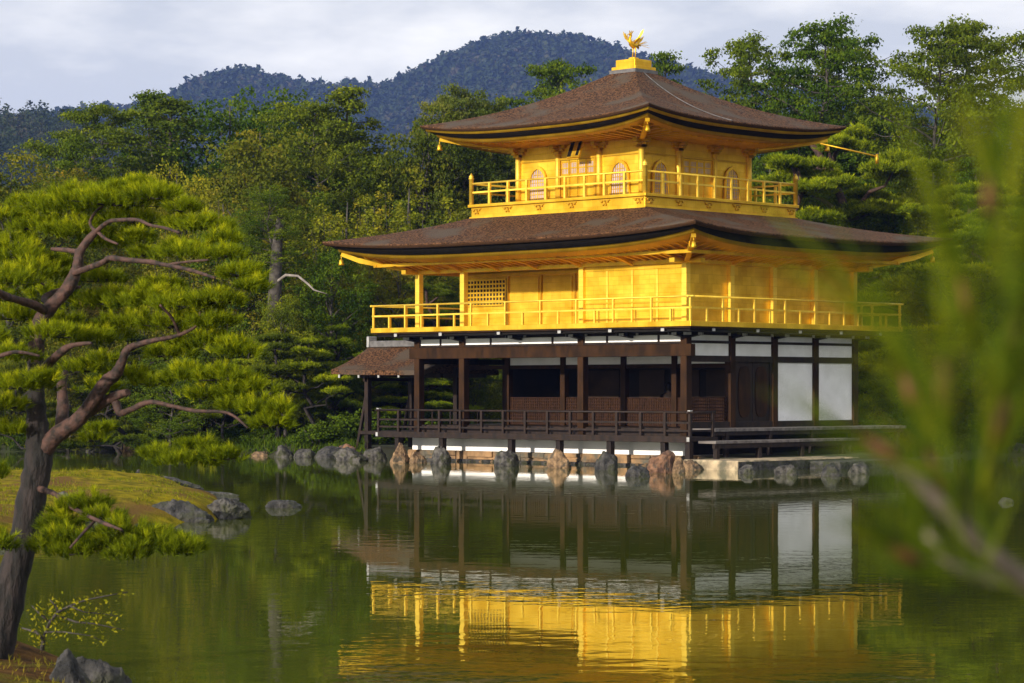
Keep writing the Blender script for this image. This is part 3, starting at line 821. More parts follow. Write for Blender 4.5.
# purlin ends and beams under the lower eave
mb = MB()
for f, ln in ((FS, W), (FE, D), (FN, W), (FW, D)):
    f.box(mb, -0.7 if ln == W else -0.7, ln + 0.7, 6.20, 6.33, -0.07, 0.13)
    f.box(mb, -1.1, ln + 1.1, 6.43, 6.53, 0.95, 1.07)
mb.build("eave_purlin", M["gold"], low_s)
ab = MB(); ab.hexa([(-0.06, 0, 6.18), (0.06, 0, 6.18), (0.06, -0.6, 6.36), (-0.06, -0.6, 6.36), (-0.06, 0, 6.34), (0.06, 0, 6.34), (0.06, -1.15, 6.45), (-0.06, -1.15, 6.45)])
abm = ab.mesh("eave_arm")
for x in (-W, -5 * B, -4.5 * B, -3.7 * B, -2.9 * B, -2 * B, -B, 0):
    o = link("eave_arm", abm, M["gold"], low_s); o.location = (x, -0.05, 0)
for y in (0, B, 2 * B, 3 * B, D):
    o = link("eave_arm", abm, M["gold"], low_s); o.location = (0.05, y, 0); o.rotation_euler = (0, 0, math.pi / 2)
    o = link("eave_arm", abm, M["gold"], low_s); o.location = (-W - 0.05, y, 0); o.rotation_euler = (0, 0, -math.pi / 2)
# lightning cable down the upper roof
pts = [Rup.pt(1, -0.30 + 0.10 * (1 - v), v, 0.025) for v in [i / 16 for i in range(17)]]
MB().tube(pts, 0.016, 6).build("lightning_cable", M["tile"], up)
# gilded spout pole at the north eave
MB().tube([(-0.6, 7.5, 10.38), (0.76, 8.79, 9.95)], 0.026, 8).build("gold_spout", M["gold_dark"], up_s)
MB().tube([(0.74, 8.77, 10.03), (0.74, 8.77, 9.72)], [0.04, 0.06], 8).build("spout_end", M["gold_dark"], up_s)

# --- third floor
X0, X1, Y0, Y1 = -8.53, -3.13, 1.54, 6.94
dx0, dx1, dy0, dy1 = -9.63, -2.03, 0.44, 8.04
pd = MB().box(dx0, dx1, dy0, dy1, 7.80, 8.36).build("upper_balcony_base", M["gold"], pav, 0.01)
MB().box(dx0 - 0.09, dx1 + 0.09, dy0 - 0.09, dy1 + 0.09, 8.361, 8.46).build("upper_balcony_floor", M["gold"], pd, 0.012)
MB().box(dx0 - 0.05, dx1 + 0.05, dy0 - 0.05, dy1 + 0.05, 7.98, 8.05).build("base_moulding", M["gold"], pd)
om = MB()
for a, z_, r_ in ((-0.13, 8.27, 0.05), (0.13, 8.27, 0.05), (0, 8.22, 0.07), (-0.06, 8.17, 0.04), (0.06, 8.17, 0.04)):
    om.tube([(a, 0.0, z_), (a, -0.05, z_)], [r_, r_ * 0.7], 8)
om.bar((-0.22, -0.02, 8.31), (0.22, -0.02, 8.31), 0.04, 0.03)
omm = om.mesh("gilt_ornament")
for i in range(6):
    t_ = i / 5
    for x, y, r_ in ((dx0 + 0.25 + (dx1 - dx0 - 0.5) * t_, dy0, 0), (dx1, dy0 + 0.25 + (dy1 - dy0 - 0.5) * t_, math.pi / 2), (dx0, dy0 + 0.25 + (dy1 - dy0 - 0.5) * t_, -math.pi / 2)):
        o = link("gilt_ornament", omm, M["gold_dark"], pd); o.location = (x, y, 0); o.rotation_euler = (0, 0, r_)
railing("upper_railing", [(dx0, dy0), (dx1, dy0), (dx1, dy1), (dx0, dy1)], (9.15, 8.86), 0.84, M["gold_rail"], pav, "baluster", closed=True, zb=8.46, pw=0.075, rad=0.03, finial=9.46, over=0.0)
MB().box(X0 + 0.03, X1 - 0.03, Y0 + 0.03, Y1 - 0.03, 8.461, 10.40).build("top_floor_wall", M["gold_wall"], pav)
tp = MB().tube([(0, 0, 8.461), (0, 0, 10.3)], 0.1, 12).mesh("round_post")
bkt = MB()
for z_, hw, hd in ((10.02, 0.12, 0.12), (10.10, 0.26, 0.08), (10.19, 0.34, 0.08)):
    bkt.box(-hw, hw, -hd, hd, z_, z_ + 0.075); bkt.box(-hd, hd, -hw, hw, z_ + 0.001, z_ + 0.074)
for s_ in (-1, 1):
    bkt.box(s_ * 0.26 - 0.07, s_ * 0.26 + 0.07, -0.09, 0.09, 10.27, 10.34); bkt.box(-0.09, 0.09, s_ * 0.26 - 0.07, s_ * 0.26 + 0.07, 10.271, 10.341)
bktm = bkt.mesh("bracket_cluster")
T = (X1 - X0) / 3
done = set()
sides3 = [Face((X0, Y0), (1, 0), (0, -1)), Face((X1, Y0), (0, 1), (1, 0)), Face((X1, Y1), (-1, 0), (0, 1)), Face((X0, Y1), (0, -1), (-1, 0))]
for f in sides3:
    for i in range(3):
        x_, y_, _ = f(i * T, 0, 0)
        o = link("round_post", tp, M["gold_rail"], pav); o.location = (x_, y_, 0)
        o2 = link("bracket_cluster", bktm, M["gold_dark"], o)
hw, hh = 0.33, 1.08
half = [(hw * 1.15, 0), (hw * 1.05, 0.16 * hh), (hw * 1.02, 0.40 * hh), (hw * 1.0, 0.58 * hh), (hw * 0.93, 0.72 * hh), (hw * 0.76, 0.85 * hh), (hw * 0.5, 0.94 * hh), (hw * 0.22, 0.985 * hh), (0, 1.01 * hh)]
def arch(sx, sz):
    r_ = [(a * sx, b_ * sz) for a, b_ in half]
    return r_ + [(-a, b_) for a, b_ in r_[:-1][::-1]]
for f in sides3:
    for ac in (T * 0.5, T * 2.5):
        # gilt frame ring
        inn, outr = arch(1, 1), arch(1.2, 1.09)
        mb = MB(); n_ = len(inn)
        vs = [f(ac + a, 8.50 + b_, 0.0) for a, b_ in inn] + [f(ac + a, 8.50 + b_, 0.0) for a, b_ in outr] + [f(ac + a, 8.50 + b_, 0.06) for a, b_ in inn] + [f(ac + a, 8.50 + b_, 0.06) for a, b_ in outr]
        fs = []
        for i in range(n_ - 1):
            fs += [(2 * n_ + i, 2 * n_ + i + 1, 3 * n_ + i + 1, 3 * n_ + i), (n_ + i, 3 * n_ + i, 3 * n_ + i + 1, n_ + i + 1), (i, i + 1, 2 * n_ + i + 1, 2 * n_ + i)]
        fr = mb.add(vs, fs).build("arched_window", M["gold"], pav)
        MB().prism(arch(1.0, 1.0), lambda a, b_, o: f(ac + a, 8.50 + b_, o), -0.028, 0.012).build("window_pane", M["paper"], fr)
        mb = MB()
        def top_at(a):
            pr = sorted((x_, z_) for x_, z_ in half)
            return float(np.interp(abs(a), [q[0] for q in pr], [q[1] for q in pr]))
        for i in range(-3, 4):
            a = i * 0.092
            f.box(mb, ac + a - (0.022 if i == 0 else 0.009), ac + a + (0.022 if i == 0 else 0.009), 8.50, 8.50 + top_at(a) - 0.01, 0.013, 0.03)
        for j in range(1, 8):
            z_ = j * 0.128; w_ = max(x_ for x_, zz in [(hw * (1.0 if z_ < 0.62 * hh else 0.86 if z_ < 0.8 * hh else 0.6), 0)])
            f.box(mb, ac - w_, ac + w_, 8.50 + z_ - 0.009, 8.50 + z_ + 0.009, 0.031, 0.04)
        mb.build("window_lattice", M["gold"], fr)
    # four-leaf door
    d0, d1 = T + 0.16, 2 * T - 0.16
    mb = MB(); f.box(mb, d0 - 0.09, d0, 8.461, 9.86, 0.0, 0.10); f.box(mb, d1, d1 + 0.09, 8.461, 9.86, 0.0, 0.10); f.box(mb, d0 - 0.16, d1 + 0.16, 9.80, 9.87, 0.0, 0.08)
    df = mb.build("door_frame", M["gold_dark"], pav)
    for k in range(4):
        a0 = d0 + (d1 - d0) * k / 4 + 0.01; a1 = d0 + (d1 - d0) * (k + 1) / 4 - 0.01
        mb = MB(); f.box(mb, a0, a1, 8.47, 9.79, -0.02, 0.02)
        for z0, z1 in ((8.47, 8.53), (8.98, 9.03), (9.28, 9.33), (9.74, 9.79)): f.box(mb, a0, a1, z0, z1, 0.021, 0.045)
        f.box(mb, a0, a0 + 0.03, 8.531, 9.739, 0.021, 0.044); f.box(mb, a1 - 0.03, a1, 8.531, 9.739, 0.021, 0.044)
        lf = mb.build("door_leaf", M["gold"], df)
        mb = MB(); f.box(mb, a0 + 0.05, a1 - 0.05, 9.36, 9.71, 0.021, 0.027); lo = mb.build("leaf_opening", M["paper"], df)
        mb = MB()
        for i in range(4): f.box(mb, a0 + 0.08 + i * 0.07, a0 + 0.10 + i * 0.07, 9.36, 9.71, 0.028, 0.04)
        f.box(mb, a0 + 0.04, a1 - 0.04, 9.52, 9.56, 0.0285, 0.041)
        mb.build("leaf_bars", M["gold"], df)
    mb = MB(); f.box(mb, 0.12, T - 0.12, 9.83, 9.875, 0.0, 0.02); f.box(mb, 2 * T + 0.12, 3 * T - 0.12, 9.83, 9.875, 0.0, 0.02)
    mb.build("wall_moulding", M["gold_dark"], pav)
# name plaque tilted under the south eave: black and gold stripes, no readable writing at this size
fS = sides3[0]
pc = Vector(((X0 + X1) / 2 + 0.35, Y0 - 0.50, 10.12))
mb = MB().box(-0.26, 0.26, -0.03, 0.03, -0.36, 0.36); pq = mb.build("name_plaque", M["gold"], pav)
pq.location = pc; pq.rotation_euler = (R(-24), 0, 0)
pa = MB().box(-0.25, -0.10, -0.045, -0.031, -0.33, 0.33).box(0.10, 0.21, -0.045, -0.031, -0.30, 0.30).build("plaque_field", M["black"], pq)
# roof finial
MB().box(-6.40, -5.26, 3.67, 4.81, 12.66, 12.905).build("ridge_flashing", M["tile"], up)
MB().box(-6.35, -5.31, 3.72, 4.76, 12.906, 13.01).build("finial_base", M["gold"], up, 0.01)
MB().box(-6.25, -5.41, 3.82, 4.66, 13.011, 13.25).build("finial_box", M["gold"], up, 0.01)
MB().box(-5.95, -5.71, 4.12, 4.36, 13.251, 13.34).build("finial_cap", M["gold"], up, 0.01)

# --- the gilded phoenix on the ridge
ph = thing("phoenix_statue", "gilded bronze phoenix with raised wings standing on the ridge of the top roof", "statue", site(-5.83, 4.24, 13.341), RZ)
ph.scale = (0.88, 0.88, 0.88)
mb = MB()
def lathe(path, rad, n_=10): mb.tube(path, rad, n_)
lathe([(0, 0.26, 0.52), (0, 0.16, 0.50), (0, 0.0, 0.46), (0, -0.14, 0.52), (0, -0.21, 0.62), (0, -0.20, 0.72), (0, -0.155, 0.80), (0, -0.18, 0.87), (0, -0.24, 0.89)], [0.02, 0.09, 0.125, 0.105, 0.06, 0.042, 0.045, 0.06, 0.03])
lathe([(0, -0.22, 0.88), (0, -0.33, 0.85), (0, -0.36, 0.82)], [0.028, 0.014, 0.003], 8)
for s_ in (-1, 1):
    lathe([(s_ * 0.06, 0.02, 0.42), (s_ * 0.065, 0.04, 0.25), (s_ * 0.065, 0.01, 0.02)], [0.04, 0.022, 0.02], 8)
    for k in (-0.5, 0, 0.5): lathe([(s_ * 0.065, 0.01, 0.015), (s_ * 0.065 + 0.05 * math.sin(k), -0.09 * math.cos(k), 0.01)], [0.018, 0.006], 6)
for k in (-0.05, 0, 0.05): mb.bar((0, -0.16 + k, 0.91), (0, -0.13 + k * 2.2, 1.0), 0.02, 0.03)
mb.build("body", M["gold"], ph)
def feather(mb, p, q, w_, nrm, th=0.008):
    p, q = Vector(p), Vector(q); d = q - p; s_ = d.cross(Vector(nrm)).normalized(); nn = Vector(nrm).normalized() * th
    pts = [p - s_ * w_ * 0.35, p + d * 0.6 - s_ * w_ * 0.5, q, p + d * 0.6 + s_ * w_ * 0.5, p + s_ * w_ * 0.35]
    mb.add([a - nn for a in pts] + [a + nn for a in pts], [(4, 3, 2, 1, 0), (5, 6, 7, 8, 9)] + [(i, (i + 1) % 5, 5 + (i + 1) % 5, 5 + i) for i in range(5)])
for s_ in (-1, 1):
    mb = MB()
    mb.tube([(s_ * 0.08, -0.06, 0.54), (s_ * 0.22, -0.08, 0.66), (s_ * 0.36, -0.05, 0.76)], [0.05, 0.035, 0.02], 8)
    for i in range(7):
        t_ = i / 6
        a = (s_ * (0.10 + 0.26 * t_), -0.06, 0.56 + 0.19 * t_)
        feather(mb, a, (a[0] + s_ * (0.02 + 0.13 * t_), a[1] + 0.22 * (1 - t_) + 0.05, a[2] + 0.14 + 0.14 * t_), 0.09, (0.4 * s_, -1, 0.2))
    mb.build("wing", M["gold"], ph)
mb = MB()
for i in range(7):
    t_ = i / 6 - 0.5
    feather(mb, (t_ * 0.08, 0.24, 0.52), (t_ * 0.55, 0.72 - abs(t_) * 0.25, 0.62 + 0.16 * math.cos(t_ * 5) - 0.1), 0.10, (0, -0.4, 1))
feather(mb, (0, 0.22, 0.53), (0.03, 0.55, 0.86), 0.10, (1, 0, 0)); feather(mb, (0, 0.2, 0.53), (-0.03, 0.42, 0.92), 0.10, (1, 0, 0))
mb.build("tail", M["gold"], ph)

# --- the small fishing porch on the west side
fp = thing("fishing_porch", "small open porch with gabled shingle roof on dark posts beside the pavilion", "porch", (PX0, PY0, 0), RZ)
yr = 2.06; xl, xr = -16.25, -W - 0.02
mb = MB()
def groof(v): return 3.86 - 0.86 * (0.62 * v + 0.38 * (1 - (1 - v) ** 2)), v * 1.78
pr = [groof(i / 8) for i in range(9)]
ys = [yr - b_ for a, b_ in pr][::-1] + [yr + b_ for a, b_ in pr][1:]
zs = [a for a, b_ in pr][::-1] + [a for a, b_ in pr][1:]
nseg = 6; vs = []; fs = []
for dz in (0.0, -0.16):
    for i in range(nseg + 1):
        for j in range(len(ys)):
            u_ = i / nseg; w_ = abs(ys[j] - yr) / 1.78
            vs.append((xl + (xr - xl) * u_ - 0.12 * w_ * (1 - u_), ys[j], zs[j] + dz + 0.05 * (1 - u_) ** 3))
nj = len(ys); nt2 = (nseg + 1) * nj
for i in range(nseg):
    for j in range(nj - 1):
        a = i * nj + j
        fs += [(a, a + 1, a + nj + 1, a + nj), (nt2 + a, nt2 + a + nj, nt2 + a + nj + 1, nt2 + a + 1)]
    for j in (0, nj - 1):
        a = i * nj + j; fs.append((a, a + nj, nt2 + a + nj, nt2 + a))
for i in (0, nseg):
    for j in range(nj - 1):
        a = i * nj + j; fs.append((a, a + 1, nt2 + a + 1, nt2 + a))
pr_ = mb.add(vs, fs).build("porch_roof", M["shingle"], fp)
MB().box(xl + 0.1, xr, yr - 0.17, yr + 0.17, 3.84, 4.06).build("ridge_cap", M["tile"], pr_, 0.02)
MB().box(xl - 0.02, xl + 0.098, yr - 0.2, yr + 0.2, 3.84, 4.22).build("ridge_end", M["whitecap"], pr_, 0.02)
for x in (-16.0, -15.0, -14.0, -13.0, -12.1):
    mb = MB().bar((x, yr - 1.70, 2.83), (x, yr, 3.5), 0.07, 0.08); rr = mb.build("porch_rafter", M["wood_dark"], pr_)
    MB().box(x - 0.04, x + 0.04, yr - 1.75, yr - 1.715, 2.76, 2.87).build("rafter_tip", M["whitecap"], rr)
pp = MB().box(-0.09, 0.09, -0.09, 0.09, -0.3, 3.1).mesh("porch_post")
for x, y in ((-15.26, 1.0), (-15.26, 3.1), (-13.0, 3.1)):
    o = link("porch_post", pp, M["wood_dark"], fp); o.location = (x, y, 0)
mb = MB().bar((-15.6, 1.0, 2.83), (-11.6, 1.0, 2.83), 0.1, 0.14).bar((-15.6, 3.1, 2.83), (-11.6, 3.1, 2.83), 0.1, 0.14).bar((-15.26, 0.8, 2.70), (-15.26, 3.3, 2.70), 0.1, 0.12)
mb.build("porch_beam", M["wood_dark"], fp)
MB().box(-15.5, -W - 0.3, 0.8, 3.3, 0.80, 0.92).build("porch_floor", M["wood_dark"], fp)
for y in (1.0, 3.1):
    MB().bar((-15.95, y, -0.3), (-15.32, y, 2.2), 0.1, 0.1).build("porch_brace", M["wood_dark"], fp)
mb = MB()
for z_ in (1.62, 1.3): mb.bar((-15.26, 3.1, z_), (-11.7, 3.1, z_), 0.05, 0.05); mb.bar((-15.26, 1.0, z_), (-15.26, 3.1, z_), 0.05, 0.05)
for i in range(8): mb.bar((-15.1 + i * 0.45, 3.1, 0.92), (-15.1 + i * 0.45, 3.1, 1.62), 0.05, 0.05)
mb.build("porch_railing", M["wood_dark"], fp)

# --- the seated statue in the dim room
mb = MB().tube([(0, 0, 0), (0, 0, 0.28), (0, 0, 0.30), (0, -0.05, 0.42), (0, -0.03, 0.62), (0, 0, 0.85), (0, 0, 1.02), (0, 0, 1.09), (0, -0.01, 1.15), (0, -0.02, 1.25), (0, -0.01, 1.36), (0, 0, 1.42)], [0.62, 0.58, 0.50, 0.52, 0.36, 0.33, 0.27, 0.12, 0.095, 0.135, 0.12, 0.03], 16)
stt = mb.build("seated_statue", M["wood_dark"])
tag(stt, "dark seated figure statue on a pedestal in the dim ground floor room", "statue")
stt.location = site(-4.35, 4.3, 1.171); stt.rotation_euler = (0, 0, RZ)

# --- the stone landing slab at the corner
mb = MB()
rng = random.Random(4)
mb.box(1.32, 3.4, -1.72, 4.2, -0.5, 0.285)
sl_ = mb.build("landing_slab", M["slab"], None, 0.04)
sl_.location = (PX0, PY0, 0); sl_.rotation_euler = (0, 0, RZ)
tag(sl_, "flat tan stone landing slab beside the water at the near corner of the pavilion", "stone slab")
mb = MB().box(3.45, 4.6, 1.6, 7.5, -0.5, 0.22)
MB().box(3.402, 3.43, -1.7, 4.18, -0.5, 0.25).build("dark_side", M["rock_dark"], sl_)  # thin sheet of darker stone over the slab's east face
sl2 = mb.build("landing_slab", M["rock_dark"], None, 0.05)
sl2.location = (PX0, PY0, 0); sl2.rotation_euler = (0, 0, RZ)
tag(sl2, "mossy dark stone kerb slab beyond the tan landing along the east shore", "stone slab")
# ------------------------------------------------------------------ rocks
def rock_mesh(seed, sx, sy, sz, sub=4, flat=0.0):
    bm = bmesh.new(); bmesh.ops.create_icosphere(bm, subdivisions=sub, radius=1.0)
    rg = np.random.default_rng(seed)
    from mathutils import noise
    cuts = unit(rg.normal(size=(10, 3))); cd = rg.uniform(0.55, 0.9, 10)
    off = rg.uniform(0, 50, 3)
    for v_ in bm.verts:
        q = np.array(v_.co)
        for c_, d_ in zip(cuts, cd):
            e_ = q @ c_ - d_
            if e_ > 0: q = q - c_ * e_ * 0.85
        w_ = Vector(q * 1.5 + off)
        nn = 0.15 * noise.fractal(w_, 0.9, 2.1, 5) - 0.13 * abs(noise.noise(w_ * 2.3)) + 0.05 * noise.noise(w_ * 7)
        q = q * (1.04 + nn)
        v_.co = (q[0] * sx, q[1] * sy, q[2] * sz)
    me = bpy.data.meshes.new("rock"); bm.to_mesh(me); bm.free()
    me.polygons.foreach_set("use_smooth", [True] * len(me.polygons))
    me.set_sharp_from_angle(angle=R(30))
    return me
def rock(label, px, py_w, wpx, hpx, mat, seed, depth=1.0, z=None, name="rock", Y=None, group=None, cat="rock"):
    """a rock whose foot meets the water (or ground z) at pixel row py_w"""
    zz = z or 0.0
    Yd = Y or F_PX * (EYE - zz) / (py_w - HZ)
    s = Yd / F_PX
    w_, h_ = wpx * s / 2 * 1.12, hpx * s
    o = link(name, rock_mesh(seed, w_, w_ * depth, h_ * 0.90, 5 if Yd < 50 else 4), M[mat])
    o.location = ((px - 512) * s, Yd + w_ * depth * 0.6, zz - 0.02 * h_)
    o.rotation_euler = (0, 0, seed * 1.7)
    if abs(math.sin(seed * 1.7)) > 0.3 and depth != 1.0: o.rotation_euler = (0, 0, 0)
    tag(o, label, cat, group)
    return o
# boulders along the pavilion's stone base
base = [
    ("low mossy grey rock in the water under the fishing porch corner post", 352, 461, 36, 16, "rock_grey", 11),
    ("small grey rock between the porch rock and the tan boulder", 376, 461, 26, 16, "rock_grey", 12),
    ("upright tan boulder under the west end of the veranda", 398, 463, 19, 21, "rock_tan", 13),
    ("flat brown stone under the corner veranda post beside the landing slab", 690, 470, 20, 15, "rock_tan", 26),
    ("small ochre stone right of the upright tan boulder", 417, 463, 17, 14, "rock_tan", 14),
    ("pointed dark grey boulder against the white plinth near the west end", 440, 464, 22, 23, "rock_grey", 15),
    ("grey brown boulder under the second veranda support from the west", 507, 466, 23, 20, "rock_grey", 16),
    ("broad brownish boulder under the middle of the veranda", 560, 468, 22, 22, "rock_tan", 17),
    ("rounded dark slate boulder standing tallest against the veranda base", 608, 470, 22, 25, "rock_dark", 18),
    ("small black rock standing out in the water before the veranda", 639, 477, 22, 14, "rock_dark", 19),
    ("large reddish boulder under the corner of the veranda", 664, 473, 30, 26, "rock_red", 20),
    ("small tan stone between the reddish boulder and the landing slab", 679, 473, 15, 16, "rock_tan", 21),
    ("pale speckled boulder at the water corner of the landing slab", 746, 474, 18, 12, "rock_grey", 22),
    ("squarish brown grey boulder against the side of the landing slab", 787, 475, 22, 14, "rock_grey", 23),
    ("dark rounded boulder at the far end of the landing slab", 833, 476, 20, 14, "rock_dark", 24),
    ("dim grey rock at the shore beyond the landing, behind the blurred twigs", 862, 474, 24, 13, "rock_grey", 25),
]
for lb, px, py, w_, h_, mt, sd_ in base: rock(lb, px, py, w_, h_, mt, sd_, 0.9)
fr = random.Random(8)
for i in range(26):
    t_ = -11.8 + i * 0.48
    if fr.random() < 0.25: continue
    q = site(t_ + fr.uniform(-0.1, 0.1), -0.34, 0.0)
    s_ = fr.uniform(0.08, 0.15)
    o = link("foundation_cobble", rock_mesh(200 + i, s_, s_ * 0.8, s_ * 0.8, 2), M[fr.choice(["rock_tan", "rock_dark", "rock_grey"])])
    o.location = q
    tag(o, "small cobble at the water line along the ochre foundation", "cobble", "cobbles along the pavilion foundation")
# far left shore
shore_rocks = [
    ("small pale rock on the far shore behind the left pine trunk", 128, 441, 16, 9, "rock_tan", 31, 99),
    ("flat dark rock on the far shore behind the pine limb", 100, 446, 26, 8, "rock_dark", 32, 97),
    ("dark rock at the far shore beneath drooping pine pads", 215, 451, 22, 7, "rock_dark", 33, 96),
    ("yellow lichened low rock at the tip of the far shore", 262, 455, 22, 6, "rock_tan", 34, 91),
    ("pointed grey rock on the shore left of the garden pine", 285, 457, 20, 15, "rock_grey", 35, 89.5),
    ("mossy grey rock at the foot of the leaning garden pine", 303, 458, 22, 11, "rock_grey", 36, 89),
    ("broad brown grey boulder on the shore between two garden pines", 332, 459, 34, 15, "rock_dark", 37, 88.5),
    ("brown boulder behind the porch brace on the shore", 349, 452, 24, 16, "rock_red", 38, 89),
]
for lb, px, py, w_, h_, mt, sd_, Yd in shore_rocks: rock(lb, px, py, w_, h_, mt, sd_, 0.9, Y=Yd)
right_rocks = [
    ("white rock on the far right shore left of two others", 932, 450, 16, 8, "rock_grey", 41, 94),
    ("long pale rock on the far right shore", 958, 452, 26, 6, "rock_grey", 42, 93),
    ("grey rock on the right shore under dark shrubs", 983, 455, 22, 12, "rock_grey", 43, 92.5),
    ("dark rock on the shore at the right edge of the picture", 1018, 456, 26, 14, "rock_dark", 44, 92.5),
    ("brown stone low on the right shore beside the water", 893, 463, 20, 12, "rock_tan", 45, 86),
    ("pale wet stone standing in the water at far right", 1006, 503, 16, 6, "rock_dark", 46, None),
]
for lb, px, py, w_, h_, mt, sd_, Yd in right_rocks: rock(lb, px, py, w_, h_, mt, sd_, 0.9, Y=Yd)

# moss island on the left and the bank at the bottom left
def island(name, outline, ztop, mat, dome=0.3, n=70):
    P = np.array(outline, float)
    x0, y0 = P.min(0) - 1; x1, y1 = P.max(0) + 1
    xs = np.linspace(x0, x1, n); ys = np.linspace(y0, y1, n); Xg, Yg = np.meshgrid(xs, ys)
    dd = np.full(Xg.shape, 1e9); ins = np.zeros(Xg.shape, bool); m_ = len(P)
    for i in range(m_):
        a = P[i]; b_ = P[(i + 1) % m_]; e_ = b_ - a
        tt = np.clip(((Xg - a[0]) * e_[0] + (Yg - a[1]) * e_[1]) / (e_ @ e_), 0, 1)
        dd = np.minimum(dd, np.hypot(Xg - a[0] - tt * e_[0], Yg - a[1] - tt * e_[1]))
        c_ = ((a[1] > Yg) != (b_[1] > Yg)) & (Xg < (b_[0] - a[0]) * (Yg - a[1]) / (b_[1] - a[1] + 1e-12) + a[0]); ins ^= c_
    d = np.where(ins, dd, -dd)
    Z = np.where(d > 0, ztop * (1 - np.exp(-d / 0.35)) + dome * (1 - np.exp(-d / 2.0)) , np.maximum(-0.5, d * 0.8)) + np.where(d > 0.1, 0.085 * snoise(Xg, Yg, 9, 4, 1.5), 0)
    return tag(link(name, np_mesh(name, np.stack([Xg, Yg, Z], -1).reshape(-1, 3), grid_faces(n, n), smooth=True), M[mat]), kind="structure")
def up_(px, py, z=0.0):
    Yd = F_PX * (EYE - z) / (py - HZ); return ((px - 512) / F_PX * Yd, Yd)
isl = [up_(-330, 560), up_(-60, 556), up_(45, 541), up_(95, 529), up_(150, 525), up_(222, 519), up_(236, 512), up_(208, 502), up_(190, 494), up_(120, 490), up_(40, 486), up_(-60, 488), up_(-330, 500)]
island("moss_island", isl, 0.28, "moss", 0.30, 110)
bank = [(-9, 14), up_(-150, 640), up_(-30, 655), up_(28, 650), up_(70, 662), up_(118, 690), (-2.6, 17.2), (-4.2, 12.5), (-9, 11)]
island("pine_bank", bank, 0.22, "needle_floor", 0.12, 70)
isl_rocks = [
    ("large grey boulder at the right tip of the moss island", 222, 519, 44, 26, "rock_grey", 51, 0.9),
    ("flat topped grey rock behind the tip boulder on the moss island", 212, 500, 46, 12, "rock_grey", 52, 0.7),
    ("long dark slab rock along the front of the moss island", 178, 522, 56, 26, "rock_dark", 53, 0.6),
    ("pale leaning rock on the back edge of the moss island", 136, 486, 16, 20, "rock_grey", 54, 0.7),
    ("dark rock beside the pale leaning rock on the moss island", 122, 485, 18, 13, "rock_dark", 55, 0.8),
    ("dark cracked boulder under the drooping pine clump on the moss island", 172, 494, 54, 23, "rock_dark", 56, 0.6),
    ("low grey slab sunk in the moss near the island's middle", 128, 505, 40, 10, "rock_grey", 57, 0.7),
    ("lichened boulder at the island front behind the low pine branch", 60, 524, 40, 34, "rock_grey", 58, 0.7),
    ("grey rock at the island front left of the lichened boulder", 96, 530, 30, 20, "rock_grey", 59, 0.8),
    ("rounded grey rock on the island's back edge right of the pine trunk", 58, 481, 26, 14, "rock_grey", 60, 0.8),
    ("low rock on the island's back edge behind the moss", 86, 484, 18, 8, "rock_grey", 61, 0.8),
    ("pale rock peeking left of the big pine trunk", 12, 488, 34, 24, "rock_grey", 62, 0.7),
]
ir = random.Random(3)
for i, (px, py) in enumerate([(20, 545), (34, 543), (110, 531), (122, 529), (140, 528), (152, 527), (201, 523), (236, 516), (229, 508), (70, 540), (84, 536), (4, 549)]):
    rock("small dark stone lying along the front waterline of the moss island", px, py, ir.uniform(9, 17), ir.uniform(4, 9), ir.choice(["rock_dark", "rock_grey"]), 300 + i, 0.8, group="stones along the island waterline")
for lb, px, py, w_, h_, mt, sd_, dp in isl_rocks: rock(lb, px, py, w_, h_, mt, sd_, dp)
rock("small flat rock alone in the open water right of the moss island", 285, 508, 34, 10, "rock_dark", 63, 0.7)
rock("tall fissured grey boulder on the near bank at bottom left", 70, 706, 50, 60, "rock_dark", 64, 0.9)
rock("broad dark boulder behind the fissured one at bottom left", 92, 696, 64, 50, "rock_dark", 65, 0.8)
rock("low dark rock at the water's edge at bottom left", 112, 700, 30, 18, "rock_dark", 66, 0.9)

